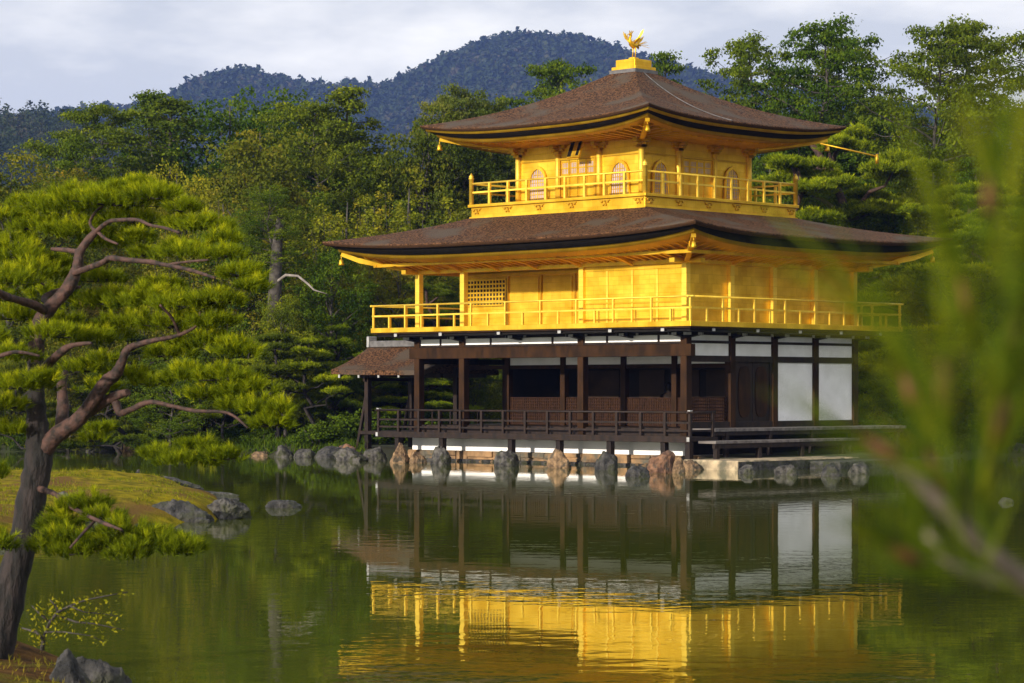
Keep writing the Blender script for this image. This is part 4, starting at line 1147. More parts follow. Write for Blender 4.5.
# ------------------------------------------------------------------ trees
def branch_path(p0, p1, n, wob, rg, sag=0.0):
    p0 = np.array(p0, float); p1 = np.array(p1, float)
    t = np.linspace(0, 1, n)[:, None]
    P = p0 * (1 - t) + p1 * t
    w_ = rg.normal(size=(n, 3)) * wob; w_[0] = 0; w_[-1] *= 0.3
    P = P + w_; P[:, 2] += sag * 4 * (t * (1 - t))[:, 0]
    return P
def forest_tree(seed, H, Rr, kind):
    """returns trunk mesh and crown mesh"""
    rg = np.random.default_rng(seed)
    mb = MB()
    lean = rg.normal(0, 0.03, 2) * H
    tr = branch_path((0, 0, -0.8), (lean[0], lean[1], H * 0.96), 9, 0.012 * H, rg)
    r0 = 0.018 * H
    mb.tube(tr, [r0 * (1.25 if i == 0 else 1) * (1 - 0.9 * i / 8) for i in range(9)], 7)
    def axis_at(h):
        f = np.clip((h + 0.8) / (H * 0.96 + 0.8), 0, 1) * 8; i = min(int(f), 7); return tr[i] * (1 - f + i) + tr[i + 1] * (f - i)
    P = []; N = []; S = []; Tn = []
    def clump(c, r, rz, nl, tone, upb=0.35, size=(0.09, 0.2)):
        u = unit(rg.normal(size=(nl, 3)))
        u[:, 2] = np.where(rg.uniform(0, 1, nl) < 0.65, np.abs(u[:, 2]), u[:, 2])
        rr = rg.uniform(0.45, 1.05, (nl, 1))
        p = u * rr * np.array([r, r, rz]) * (1 + 0.25 * np.sin(u[:, :1] * 7 + seed))
        P.append(np.array(c) + p); N.append(unit(u * 0.8 + np.array([0, 0, upb]) + rg.normal(size=(nl, 3)) * 0.55))
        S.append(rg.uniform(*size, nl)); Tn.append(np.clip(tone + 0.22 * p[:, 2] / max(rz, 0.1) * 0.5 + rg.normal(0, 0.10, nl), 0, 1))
    g = rg.uniform(0, 6.28)
    if kind == "airy":           # tall, open, rounded top, limbs with separated sprays
        h0 = 0.32 * H; nb = 46
        for i in range(nb):
            f = (i + rg.uniform(-0.4, 0.4)) / nb; f = min(max(f, 0), 1)
            h = h0 + (H * 0.98 - h0) * f
            prof = math.sin(math.pi * min(1, 0.16 + 0.80 * f)) ** 0.75 * rg.uniform(0.65, 1.15)
            g += 2.4 + rg.uniform(-0.4, 0.4); Lb = Rr * prof
            a = axis_at(h); el = 0.25 + 0.12 * f
            e_ = a + np.array([math.cos(g), math.sin(g), el]) * Lb
            bp = branch_path(a, e_, 5, 0.05 * Lb, rg)
            mb.tube(bp, [0.035 * (0.3 + Lb / Rr) * (1 - 0.75 * k / 4) * H / 14 for k in range(5)], 4, cap=False)
            for k in range(int(3 + 5 * prof)):
                t_ = rg.uniform(0.35, 1.02); c = a + (e_ - a) * t_ + rg.normal(0, 0.13, 3) * Lb * np.array([1, 1, 0.5])
                clump(c, rg.uniform(0.42, 0.85), rg.uniform(0.2, 0.38), 105, rg.normal(0.42, 0.12))
    elif kind == "cone":         # conifer: narrowing top, level drooping layers
        h0 = 0.2 * H; nb = 46
        for i in range(nb):
            f = (i + rg.uniform(-0.4, 0.4)) / nb; f = min(max(f, 0), 1)
            h = h0 + (H - h0) * f
            prof = (1 - f) ** 0.7 * rg.uniform(0.7, 1.15) + 0.05
            g += 2.4 + rg.uniform(-0.4, 0.4); Lb = Rr * prof; a = axis_at(h)
            e_ = a + np.array([math.cos(g), math.sin(g), 0.10]) * Lb
            mb.tube(branch_path(a, e_, 4, 0.03 * Lb, rg, 0.05 * Lb), [0.045 * (1 - 0.8 * k / 3) for k in range(4)], 4, cap=False)
            for k in range(int(3 + 6 * prof)):
                t_ = rg.uniform(0.3, 1.05); c = a + (e_ - a) * t_ + rg.normal(0, 0.12, 3) * Lb
                clump(c, rg.uniform(0.35, 0.8), rg.uniform(0.18, 0.35), 75, rg.normal(0.40, 0.12), 0.3)
    elif kind == "dense":        # broadleaf evergreen made of many billows
        for i in range(26):
            g += 2.4 + rg.uniform(-0.5, 0.5); f = (i + 0.5) / 26
            zc = H * (0.14 + 0.76 * f); prof = math.sin(math.pi * min(1, 0.22 + 0.74 * f)) ** 0.6
            rad = Rr * prof * rg.uniform(0.35, 0.8)
            a = axis_at(zc * 0.8); c = axis_at(zc) + np.array([math.cos(g), math.sin(g), 0]) * rad
            mb.tube(branch_path(a, c, 4, 0.1, rg), [0.08, 0.06, 0.045, 0.02], 4, cap=False)
            br = Rr * rg.uniform(0.26, 0.44); tone = rg.normal(0.42, 0.10)
            for k in range(17):
                u = unit(rg.normal(size=(1, 3)))[0]; u[2] = abs(u[2]) * 0.95 - 0.15
                clump(c + u * br * rg.uniform(0.55, 1.1), br * rg.uniform(0.22, 0.42), br * rg.uniform(0.18, 0.34), 52, tone + 0.20 * u[2] + rg.normal(0, 0.09), 0.2, (0.12, 0.26))
    elif kind == "plume":        # young upright feathery shoots
        for i in range(84):
            g += 2.4 + rg.uniform(-0.5, 0.5); rad = Rr * math.sqrt(rg.uniform(0, 1))
            top = H * (1 - 0.5 * (rad / Rr) ** 2) * rg.uniform(0.75, 1.02)
            bx, by = math.cos(g) * rad, math.sin(g) * rad
            mb.tube([(bx * 0.3, by * 0.3, 0), (bx * 0.8, by * 0.8, top * 0.5), (bx, by, top * 0.97)], [0.05, 0.03, 0.01], 4, cap=False)
            for k in range(14):
                z = top * (1 - 0.068 * k) - 0.1
                clump((bx * (1 - 0.02 * k) + rg.normal(0, 0.1), by + rg.normal(0, 0.1), z), 0.22 + 0.05 * k, 0.42, 46, 0.60 - 0.035 * k + rg.normal(0, 0.08), 0.5, (0.08, 0.19))
    P = np.concatenate(P); N = np.concatenate(N); S = np.concatenate(S); Tn = np.concatenate(Tn)
    V, Fc = leaf_arrays(P, N, S, S * 0.62, rg)
    return mb.mesh("trunk"), np_mesh("crown", V, Fc, np.repeat(Tn, 4))
def pad_tufts(c, rx, ry, rz, dens, rg, k=9, ln=0.16, w=0.022, up=0.8, tone=0.45):
    n = max(12, int(dens * rx * ry * math.pi))
    a = rg.uniform(0, 6.283, n); r = np.sqrt(rg.uniform(0, 1, n))
    lob = 1 + 0.16 * np.sin(a * 5 + c[0]) + 0.10 * np.sin(a * 9 + c[1])
    x = np.cos(a) * r * rx * lob; y = np.sin(a) * r * ry * lob
    z = rz * (1 - r ** 2) * rg.uniform(0.05, 1.0, n) ** 0.6 + rg.normal(0, 0.10, n) * rz - 0.15 * rz * r
    P = np.stack([x + c[0], y + c[1], z + c[2]], 1)
    D = unit(np.stack([x / rx * 0.65, y / ry * 0.65, np.full(n, up)], 1) + rg.normal(size=(n, 3)) * 0.22)
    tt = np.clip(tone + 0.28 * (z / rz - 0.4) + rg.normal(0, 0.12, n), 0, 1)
    return tufts(P, D, k, 0.42, ln, w, rg, tt)
def join(parts):
    V, Fc, T = [], [], []; o = 0
    for v_, f_, t_ in parts: V.append(v_); Fc.append(f_ + o); T.append(t_); o += len(v_)
    return np.concatenate(V), np.concatenate(Fc), np.concatenate(T)
def garden_pine(seed, H, spreadx, npad, bend=0.5, lowest=0.3, padr=(0.6, 1.1), flat=0.30):
    """cloud pruned pine: bent trunk, level limbs, flat needle pads"""
    rg = np.random.default_rng(seed); mb = MB()
    tr = branch_path((0, 0, -0.6), (rg.normal(0, bend), rg.normal(0, bend), H), 9, 0.05 * H, rg)
    tr[:, 0] += bend * np.sin(np.linspace(0, 4.5, 9)) * 0.5
    mb.tube(tr, [0.026 * H * (1 - 0.085 * i) for i in range(9)], 8)
    parts = []; g = rg.uniform(0, 6)
    for i in range(npad):
        f = (i + 0.5) / npad; h = H * (lowest + (1 - lowest) * f); fi = min(7, int((h + 0.6) / (H + 0.6) * 8))
        a = tr[fi]; g += 2.4 + rg.uniform(-0.5, 0.5)
        Lb = spreadx * (1 - 0.72 * f) * rg.uniform(0.5, 1.05) if i < npad - 1 else 0.1
        e_ = np.array([a[0] + math.cos(g) * Lb, a[1] + math.sin(g) * Lb, h + rg.uniform(-0.1, 0.2)])
        mb.tube(branch_path(a, e_ - np.array([0, 0, 0.1]), 5, 0.06 * Lb, rg), [0.06 * H / 6, 0.05 * H / 6, 0.045 * H / 6, 0.03 * H / 6, 0.015], 5, cap=False)
        r_ = rg.uniform(*padr) * (1 - 0.35 * f); tn = rg.normal(0.45, 0.08)
        for q in range(8):
            g2 = q * 2.4 + rg.uniform(-0.6, 0.6); rr = r_ * math.sqrt(q / 8) * 0.95
            e2 = e_ + np.array([math.cos(g2) * rr, math.sin(g2) * rr, rg.uniform(-0.16, 0.14) * r_ - 0.10 * rr])
            q_ = r_ * rg.uniform(0.30, 0.52)
            parts.append(pad_tufts(e2, q_, q_ * rg.uniform(0.8, 1.1), q_ * rg.uniform(0.4, 0.65), 330, rg, k=8, ln=0.15, w=0.028, tone=tn + rg.normal(0, 0.06)))
    V, Fc, T_ = join(parts)
    return mb.mesh("trunk"), np_mesh("crown", V, Fc, T_)
def shrub_mesh(seed, r, h, k=6):
    rg = np.random.default_rng(seed); P, N, S, Tn = [], [], [], []
    for i in range(26):
        u = unit(rg.normal(size=(1, 3)))[0]; u[2] = abs(u[2])
        c = u * np.array([r, r, h]) * rg.uniform(0.5, 0.9); nl = 110
        q = unit(rg.normal(size=(nl, 3))); q[:, 2] = np.abs(q[:, 2]) * 0.9
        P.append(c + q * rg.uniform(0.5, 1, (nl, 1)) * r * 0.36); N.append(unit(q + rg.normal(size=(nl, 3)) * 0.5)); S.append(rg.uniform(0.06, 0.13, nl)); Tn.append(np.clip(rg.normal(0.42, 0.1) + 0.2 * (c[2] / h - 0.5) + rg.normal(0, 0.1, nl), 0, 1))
    P = np.concatenate(P); N = np.concatenate(N); S = np.concatenate(S); Tn = np.concatenate(Tn)
    V, Fc = leaf_arrays(P, N, S, S * 0.7, rg)
    mb = MB()
    for i in range(5): mb.tube([(0, 0, -0.2), (rg.normal(0, 0.3) * r, rg.normal(0, 0.3) * r, h * 0.7)], [0.04, 0.015], 4)
    return mb.mesh("stem"), np_mesh("foliage", V, Fc, np.repeat(Tn, 4))

PROTO = {
    "airy": [(*forest_tree(s, 15, 4.3, "airy"), 15) for s in (101, 102, 103, 104)],
    "cone": [(*forest_tree(s, 15, 3.4, "cone"), 15) for s in (111, 112, 113)],
    "dense": [(*forest_tree(s, 15, 5.6, "dense"), 15) for s in (121, 122, 123, 124)],
    "plume": [(*forest_tree(s, 12, 4.2, "plume"), 12) for s in (131, 132)],
    "shorepine": [(*garden_pine(s, 5.2, 2.1, 12, 0.6, 0.50, (0.5, 0.95)), 5.2) for s in (171, 172)],
    "pine": [(*garden_pine(s, 5.0, 2.3, 11), 5) for s in (141, 142, 143)],
    "tallpine": [(*garden_pine(s, 9.5, 3.4, 17, 0.7, 0.28, (1.0, 1.7), 0.26), 9.5) for s in (151, 152)],
    "shrub": [(*shrub_mesh(s, 1.1, 1.0), 1.0) for s in (161, 162, 163)],
}
for k_ in PROTO:   # the true height of each prototype crown
    PROTO[k_] = [(a, c_, max(v_.co.z for v_ in c_.vertices)) for a, c_, h_ in PROTO[k_]]
MATS = {"airy": ("bark_grey", "leaf_dark"), "cone": ("bark_grey", "leaf_dark"), "dense": ("bark_grey", "leaf_olive"), "plume": ("bark_grey", "leaf_yellow"),
        "pine": ("bark_pine", "needle_garden"), "shorepine": ("bark_pine", "needle_garden"), "tallpine": ("bark_red", "needle_deep"), "shrub": ("bark_grey", "leaf_dark")}
trng = random.Random(77)
def plant(name, label, cat, kind, px, top, Y, wide=1.0, var=None, leaf=None, group=None, zb=None, rz=None):
    x = (px - 512) / F_PX * Y
    z0 = gz(x, Y) if zb is None else zb
    ztop = EYE - (top - HZ) / F_PX * Y
    pr = PROTO[kind]; tm, cm, H = pr[(trng.randrange(len(pr)) if var is None else var) % len(pr)]
    s = max(0.15, (ztop - z0) / H)
    t = thing(name, label, cat, (x, Y, z0), trng.uniform(0, 6.28) if rz is None else rz, group)
    t.scale = (s * wide, s * wide, s)
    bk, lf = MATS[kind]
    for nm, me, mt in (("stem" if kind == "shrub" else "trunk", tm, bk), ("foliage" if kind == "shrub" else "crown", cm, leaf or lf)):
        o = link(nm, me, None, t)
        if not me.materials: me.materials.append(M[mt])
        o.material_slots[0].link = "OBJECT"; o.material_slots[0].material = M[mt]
    return t
TR = [
    # skyline and forest left of the pavilion
    ("evergreen_tree", "dark bushy tree at the left edge rising behind the big pine", "dense", 8, 146, 100, 1.0, "leaf_olive"),
    ("evergreen_tree", "low tan tipped tree between the left edge and the open crowned skyline trees", "dense", 58, 165, 103, 0.9, "leaf_olive"),
    ("conifer_tree", "open dark tree low on the left skyline with the blue ridge showing beside it", "airy", 62, 133, 122, 0.8, "leaf_dark"),
    ("conifer_tree", "open layered conifer leftmost of the tall trees before the blue ridge", "airy", 103, 106, 124, 0.85, "leaf_dark"),
    ("conifer_tree", "thin topped conifer whose tip pokes above the mountain foot at left", "cone", 157, 97, 132, 0.95, "leaf_dark"),
    ("conifer_tree", "dark layered conifer right beside the thin topped one", "cone", 182, 104, 126, 1.3, "leaf_dark"),
    ("evergreen_tree", "broad crowned tall tree highest of the left forest against the mountain", "dense", 236, 84, 128, 0.95, "leaf_dark"),
    ("evergreen_tree", "second broad dark crown just right of the highest left tree", "dense", 272, 92, 131, 0.8, "leaf_dark"),
    ("evergreen_tree", "bronze tipped bushy tree standing before the highest left crown", "dense", 245, 122, 112, 0.95, "leaf_olive"),
    ("conifer_tree", "green conifer with a bare lower trunk left of the dark cedar", "airy", 318, 101, 121, 0.85, "leaf_dark"),
    ("cedar_tree", "dense dark cedar with a ragged top midway between left pine and pavilion", "cone", 364, 91, 122, 1.15, "leaf_dark"),
    ("cedar_tree", "dark green tree tucked left of the ragged topped cedar", "airy", 343, 118, 126, 0.8, "leaf_dark"),
    ("evergreen_tree", "round bushy tree with brownish top below the upper roof's left eave", "dense", 425, 108, 118, 0.75, "leaf_olive"),
    ("spring_tree", "pale yellow green tree with thin airy crown left of the top roof", "airy", 464, 82, 119, 0.62, "leaf_pale"),
    ("spring_tree", "smaller pale yellow green tree beside the airy pale one", "airy", 438, 95, 120, 0.6, "leaf_pale"),
    ("spring_tree", "pale yellow green tree half hidden behind the rusty brown crown", "airy", 486, 96, 121, 0.6, "leaf_pale"),
    ("evergreen_tree", "rusty brown rounded crown just above the top roof's left slope", "dense", 504, 87, 128, 0.62, "leaf_olive"),
    ("conifer_tree", "open dark tree rising alone above the left slope of the top roof", "airy", 541, 59, 135, 0.75, "leaf_dark"),
    ("evergreen_tree", "green tree top showing over the roof ridge left of the phoenix", "dense", 592, 70, 132, 0.6, "leaf_dark"),
    # skyline right of the top roof
    ("conifer_tree", "dark narrow tree just right of the phoenix behind the top roof", "cone", 664, 52, 138, 0.8, "leaf_dark"),
    ("evergreen_tree", "rounded open tree first on the right skyline after the phoenix", "airy", 731, 37, 126, 1.0, "leaf_dark"),
    ("evergreen_tree", "tallest open crowned tree on the right skyline with sky showing through", "airy", 806, 18, 122, 1.05, "leaf_dark"),
    ("evergreen_tree", "leaning topped tree right of the tallest skyline tree", "airy", 856, 33, 128, 0.9, "leaf_dark"),
    ("conifer_tree", "tall conifer with pale bare trunk on the right skyline", "airy", 930, 20, 118, 0.95, "leaf_dark"),
    ("cedar_tree", "dark pointed cedar near the right end of the skyline", "cone", 985, 24, 124, 1.2, "leaf_dark"),
    ("evergreen_tree", "dark bushy tree at the right edge of the skyline", "airy", 1022, 38, 121, 1.1, "leaf_dark"),
    # middle band
    ("young_tree", "bright feathery yellow green thicket beside the lower roof's left tip", "plume", 408, 178, 108, 1.25, "leaf_yellow"),
    ("young_tree", "feathery yellow green thicket left of the brighter one by the roof tip", "plume", 345, 192, 106, 1.2, "leaf_yellow"),
    ("young_tree", "rounded yellowish tree above the right end of the left pine's top pad", "dense", 178, 155, 104, 0.7, "leaf_yellow"),
    ("young_tree", "yellow green bush below the bronze tipped tree", "plume", 212, 186, 100, 1.1, "leaf_olive"),
    ("evergreen_tree", "dark green mound of leaves left of the pale dead limb", "dense", 235, 205, 99, 0.75, "leaf_dark"),
    ("evergreen_tree", "green bushy tree right of the grey trunked tree under the roof tip", "dense", 330, 235, 98, 0.8, "leaf_dark"),
    ("evergreen_tree", "olive tree behind the second floor balcony's left end", "dense", 400, 225, 101, 0.75, "leaf_olive"),
    ("garden_pine", "wide layered pine crown directly behind the second floor's open corner", "tallpine", 432, 280, 100, 1.1, "needle_deep"),
    ("garden_pine", "tall layered pine right of the upper balcony with flat pads", "tallpine", 862, 122, 112, 1.25, "needle_garden"),
    ("garden_pine", "second layered pine close behind the upper balcony's right end", "tallpine", 818, 150, 108, 1.2, "needle_garden"),
    ("garden_pine", "layered pine with reddish trunk right of the lower roof's tip", "tallpine", 955, 178, 106, 1.25, "needle_garden"),
    ("garden_pine", "green layered pine at the right edge behind blurred needles", "tallpine", 1020, 200, 104, 1.2, "needle_garden"),
    ("garden_pine", "low layered pine under the lower roof's right eave", "pine", 905, 250, 100, 1.6, "needle_garden"),
    ("evergreen_tree", "dark leafy tree below the layered pines at right", "dense", 985, 260, 101, 0.9, "leaf_dark"),
    ("evergreen_tree", "leafy dark tree hiding the foot of the thick grey trunk", "dense", 286, 292, 95, 0.8, "leaf_dark"),
    # bank
    ("garden_pine", "leaning garden pine on the far shore left of the fishing porch", "shorepine", 306, 335, 93.0, 1.25, "needle_garden"),
    ("garden_pine", "slender garden pine right behind the fishing porch roof", "shorepine", 343, 322, 96.5, 1.2, "needle_garden"),
    ("garden_pine", "low garden pine on the far shore behind the left pine's lower pads", "pine", 228, 352, 97, 1.35, "needle_garden"),
    ("garden_pine", "spreading garden pine on the far shore seen past the trunk fork", "pine", 150, 345, 104, 1.5, "needle_deep"),
    ("garden_pine", "low wide pine seen through the fishing porch", "pine", 398, 368, 97, 1.5, "needle_garden"),
    ("garden_pine", "low pine seen through the open west end of the ground floor", "pine", 440, 362, 99, 1.5, "needle_garden"),
    ("garden_pine", "garden pine at the far left beyond the big pine's trunk", "pine", 20, 330, 102, 1.5, "needle_deep"),
    ("garden_pine", "squat garden pine behind the pavilion's right corner", "pine", 885, 340, 97, 1.3, "needle_garden"),
    ("garden_pine", "garden pine on the right shore behind the white rocks", "pine", 962, 330, 98, 1.4, "needle_garden"),
    ("garden_pine", "garden pine at the right edge of the right shore", "pine", 1025, 345, 97, 1.4, "needle_deep"),
]
for nm, lb, kd, px, top, Yd, wd, lf in TR:
    if kd == "airy" and px > 600: wd *= 0.80
    if px < 400 and top < 120: top -= 7
    if px > 640 and top < 60: top -= 4
    plant(nm, lb, nm.split("_")[-1] if nm.endswith("pine") else "tree", kd, px, top, Yd, wd, leaf=lf)
# the old tree with the grey trunk and the bleached limb
t = plant("old_tree", "dark tree with thick pale grey trunk and one bleached dead limb", "tree", "dense", 275, 184, 97, 1.25, 1, "leaf_dark", zb=unp(275, 282, 97).z, rz=0.5)
q0 = unp(276, 300, 96.5)
mb = MB().tube([unp(274, 330, 96.6), unp(275, 290, 96.5), unp(276, 262, 96.5), unp(278, 236, 96.6), unp(280, 215, 96.8)], [0.30, 0.26, 0.23, 0.18, 0.1], 10)
ot = mb.build("main_trunk", M["bark_grey"]); 
mb = MB().tube([unp(274, 284, 96.5), unp(286, 275, 96.0), unp(298, 276, 95.7), unp(308, 284, 95.5), unp(314, 290, 95.4), unp(327, 294, 95.3)], [0.06, 0.055, 0.045, 0.04, 0.03, 0.015], 8)
dl = mb.build("dead_limb", M["deadwood"])
bpy.context.view_layer.update()
for o in (ot, dl):
    o.parent = t; o.matrix_parent_inverse = t.matrix_world.inverted()

# the rest of the forest: rows of trees filling the slope behind
fill_rows = [
    (95, 40, 320, 372, ["dense", "pine"], 26, 0.95), (101, -80, 300, 345, ["dense", "pine"], 34, 0.8), (107, -90, 240, 300, ["dense", "plume", "airy"], 40, 0.85),
    (114, -100, 190, 240, ["dense", "airy", "plume", "cone"], 44, 0.9), (122, -110, 150, 195, ["airy", "dense", "cone"], 46, 0.95), (132, -120, 128, 165, ["airy", "cone", "dense"], 52, 1.0)]
LB = {"airy": ("forest_tree", "open crowned dark tree filling in the forest slope behind the pavilion", "open crowned trees of the forest"), "cone": ("forest_conifer", "dark layered conifer filling in the forest slope behind the pavilion", "conifers of the forest"),
      "dense": ("forest_evergreen", "billowing olive evergreen filling in the forest slope behind the pavilion", "evergreens of the forest"), "plume": ("forest_thicket", "feathery yellow green thicket filling in the forest slope", "thickets of the forest"),
      "pine": ("shore_pine", "layered green pine filling in the back of the far shore", "pines along the far shore"), "shrub": ("shrub", "round dark green shrub low on the far shore", "shrubs along the far shore")}
def skyline(px):     # the fill never tops the photograph's skyline
    return np.interp(px, [-120, 0, 40, 60, 150, 200, 300, 330, 400, 440, 520, 560, 620, 680, 720, 760, 820, 880, 900, 960, 1010, 1150],
                     [158, 168, 172, 160, 165, 145, 135, 140, 150, 130, 125, 112, 105, 100, 88, 80, 66, 92, 84, 62, 56, 50])
for Yd, x0, ta, tb, kinds, step, wd in fill_rows:
    px = x0
    while px < 1130:
        kd = trng.choice(kinds); top = trng.uniform(ta, tb)
        hide = 440 < px < 850 and top > 225
        if 620 < px: top -= 42 * min(1, (px - 620) / 150) * (1 if ta < 290 else 0)
        top = max(top, float(skyline(px)) + trng.uniform(0, 14))
        hid = (470 < px < 800 and top > 200 and Yd < 112) or (330 < px < 900 and Yd < 100)
        if not hid:
            nm, lb, gp_ = LB[kd]
            lf = {"dense": trng.choice(["leaf_olive", "leaf_dark", "leaf_dark"]), "plume": trng.choice(["leaf_yellow", "leaf_olive"]), "airy": "leaf_dark", "pine": trng.choice(["needle_garden", "needle_deep"])}.get(kd)
            plant(nm, lb, "shrub" if kd == "shrub" else "tree", kd, px + trng.uniform(-8, 8), top, Yd + trng.uniform(-2.5, 2.5), wd * trng.uniform(0.85, 1.2), leaf=lf, group=gp_)
        px += step * trng.uniform(0.75, 1.25)
# low shrubs on the banks
for px, Yd, h_ in [(-20, 101, 1.3), (15, 100, 1.1), (60, 101, 1.0), (95, 102, 1.2), (130, 104, 1.1), (165, 105, 1.3), (200, 101, 1.2), (235, 97, 1.0), (262, 94, 0.7), (320, 91, 1.0), (362, 93, 1.3), (385, 95, 1.2), (415, 97, 1.2), (445, 98, 1.2),
                   (868, 89, 1.0), (885, 90, 1.2), (905, 92, 1.3), (925, 95, 1.5), (945, 96, 1.4), (970, 95, 1.3), (990, 94.5, 1.2), (1012, 94.5, 1.4), (1040, 94.5, 1.3), (1065, 94, 1.3)]:
    x = (px - 512) / F_PX * Yd
    plant("shrub", LB["shrub"][1], "shrub", "shrub", px, HZ + (EYE - (gz(x, Yd) + h_)) / Yd * F_PX, Yd, 1.2, group=LB["shrub"][2])
# trees on the right bank, outside the frame, that the gilded east face mirrors
for i, (x, y, h_) in enumerate([(30, 98, 15), (36, 92, 16), (42, 88, 17), (47, 94, 16), (52, 84, 15), (58, 88, 18), (64, 80, 16), (72, 84, 17), (80, 80, 18), (90, 76, 18), (38, 102, 17), (100, 74, 18)]):
    pxx = 512 + x / y * F_PX
    plant("forest_tree", "tall dark tree on the right bank beyond the picture's edge", "tree", "airy" if i % 2 else "dense", pxx, HZ - (h_ - EYE) / y * F_PX, y, 1.1, leaf="leaf_dark", group="trees on the right bank")
# ------------------------------------------------------------------ the big pine in front, on the left
hp = thing("red_pine", "large leaning pine with twisting limbs and bright green needle pads at the left front", "tree", (0, 0, 0))
prg = random.Random(5)
def limb(pts, name="limb", mat="bark_red", parent=None, n=10):
    P3 = [unp(px, py, Y) for px, py, Y, w_ in pts]; r_ = [w_ * Y / F_PX / 2 for px, py, Y, w_ in pts]
    # resample smoothly
    P = []; Rr_ = []
    for i in range(len(P3) - 1):
        p0 = P3[max(i - 1, 0)]; p1 = P3[i]; p2 = P3[i + 1]; p3 = P3[min(i + 2, len(P3) - 1)]
        for k in range(5):
            t_ = k / 5; t2, t3 = t_ * t_, t_ ** 3
            P.append(0.5 * ((2 * p1) + (p2 - p0) * t_ + (2 * p0 - 5 * p1 + 4 * p2 - p3) * t2 + (3 * p1 - p0 - 3 * p2 + p3) * t3))
            Rr_.append((r_[i] * (1 - t_) + r_[i + 1] * t_) * prg.uniform(0.94, 1.07))
    P.append(P3[-1]); Rr_.append(r_[-1])
    return MB().tube(P, Rr_, n, rough=0.05, rng=prg).build(name, M[mat], parent or hp)
Yp = 21.0
tk = limb([(-22, 690, Yp, 46), (-2, 635, Yp, 37), (11, 585, Yp, 31), (23, 540, Yp, 29), (32, 495, Yp, 28), (39, 455, Yp, 29), (37, 425, Yp, 22), (36, 395, Yp, 17), (36, 360, Yp, 16)], "trunk", "bark_pine", n=16)
limb([(36, 368, Yp, 15.6), (36, 350, Yp, 16), (39, 325, Yp, 16), (50, 308, Yp, 14), (68, 288, Yp, 13), (77, 268, Yp, 11), (80, 252, Yp, 8.5), (90, 238, Yp, 8), (97, 230, Yp, 6)], "upper_trunk", "bark_red", n=14)
limbs = [
    [(42, 452, Yp, 22), (58, 434, Yp - .1, 17), (78, 420, Yp - .2, 15), (92, 402, Yp - .3, 14), (106, 382, Yp - .35, 14), (116, 374, Yp - .4, 12), (122, 362, Yp - .45, 9), (127, 350, Yp - .5, 8), (140, 344, Yp - .5, 6), (156, 340, Yp - .6, 5), (176, 336, Yp - .6, 4), (196, 326, Yp - .7, 3), (200, 312, Yp - .7, 2)],
    [(88, 412, Yp - .2, 13), (104, 402, Yp - .25, 11), (116, 396, Yp - .3, 9), (128, 392, Yp - .4, 7)],
    [(116, 402, Yp - .3, 9), (120, 413, Yp - .35, 7), (132, 409, Yp - .5, 6), (150, 402, Yp - .6, 5), (172, 406, Yp - .7, 4), (196, 411, Yp - .8, 4), (228, 413, Yp - 1, 3), (248, 428, Yp - 1.1, 2)],
    [(38, 376, Yp, 12), (50, 362, Yp - .3, 9), (64, 350, Yp - .5, 8), (74, 345, Yp - .6, 5), (92, 343, Yp - .7, 3)],
    [(60, 430, Yp + .3, 12), (63, 408, Yp + .4, 12), (62, 385, Yp + .5, 10), (66, 372, Yp + .6, 6)],
    [(47, 312, Yp, 10), (34, 305, Yp - .2, 9), (18, 300, Yp - .4, 8), (5, 296, Yp - .6, 8), (-14, 284, Yp - .8, 6)],
    [(52, 305, Yp, 7), (44, 298, Yp + .3, 6), (60, 290, Yp + .5, 5), (80, 287, Yp + .6, 3)],
    [(72, 274, Yp, 7), (88, 268, Yp - .2, 6), (104, 262, Yp - .4, 6), (110, 258, Yp - .5, 6), (128, 260, Yp - .6, 5), (150, 262, Yp - .7, 5), (166, 265, Yp - .8, 4), (190, 270, Yp - 1, 4), (215, 278, Yp - 1.2, 2.5)],
    [(79, 252, Yp, 5), (66, 250, Yp + .2, 5), (52, 249, Yp + .4, 3.5)],
    [(95, 233, Yp, 5), (108, 222, Yp - .2, 4), (122, 220, Yp - .3, 4), (138, 220, Yp - .4, 3.5), (150, 225, Yp - .5, 3), (165, 228, Yp - .6, 3), (180, 233, Yp - .7, 2.5)],
    [(97, 231, Yp, 4), (106, 239, Yp - .2, 3), (118, 244, Yp - .3, 2)],
    [(96, 232, Yp, 4), (90, 222, Yp + .3, 3), (100, 208, Yp + .5, 3), (118, 200, Yp + .6, 2)],
    [(180, 336, Yp - .6, 3), (172, 318, Yp - .7, 3), (160, 305, Yp - .8, 2)],
    [(166, 265, Yp - .8, 3), (185, 262, Yp - .9, 2.5), (208, 260, Yp - 1, 2)],
    [(36, 488, Yp, 8), (55, 494, Yp - .4, 5), (70, 506, Yp - .7, 5), (88, 516, Yp - 1, 4), (106, 524, Yp - 1.2, 4), (122, 530, Yp - 1.4, 2)],
    [(96, 520, Yp - 1, 3), (84, 532, Yp - 1.2, 3), (70, 548, Yp - 1.3, 2)],
    [(-10, 360, Yp - 1, 5), (15, 352, Yp - 1, 4), (40, 356, Yp - 1, 2)],
    [(28, 268, Yp + .3, 3), (32, 276, Yp + .2, 3), (44, 285, Yp + .1, 2)],
]
for l_ in limbs: limb(l_)
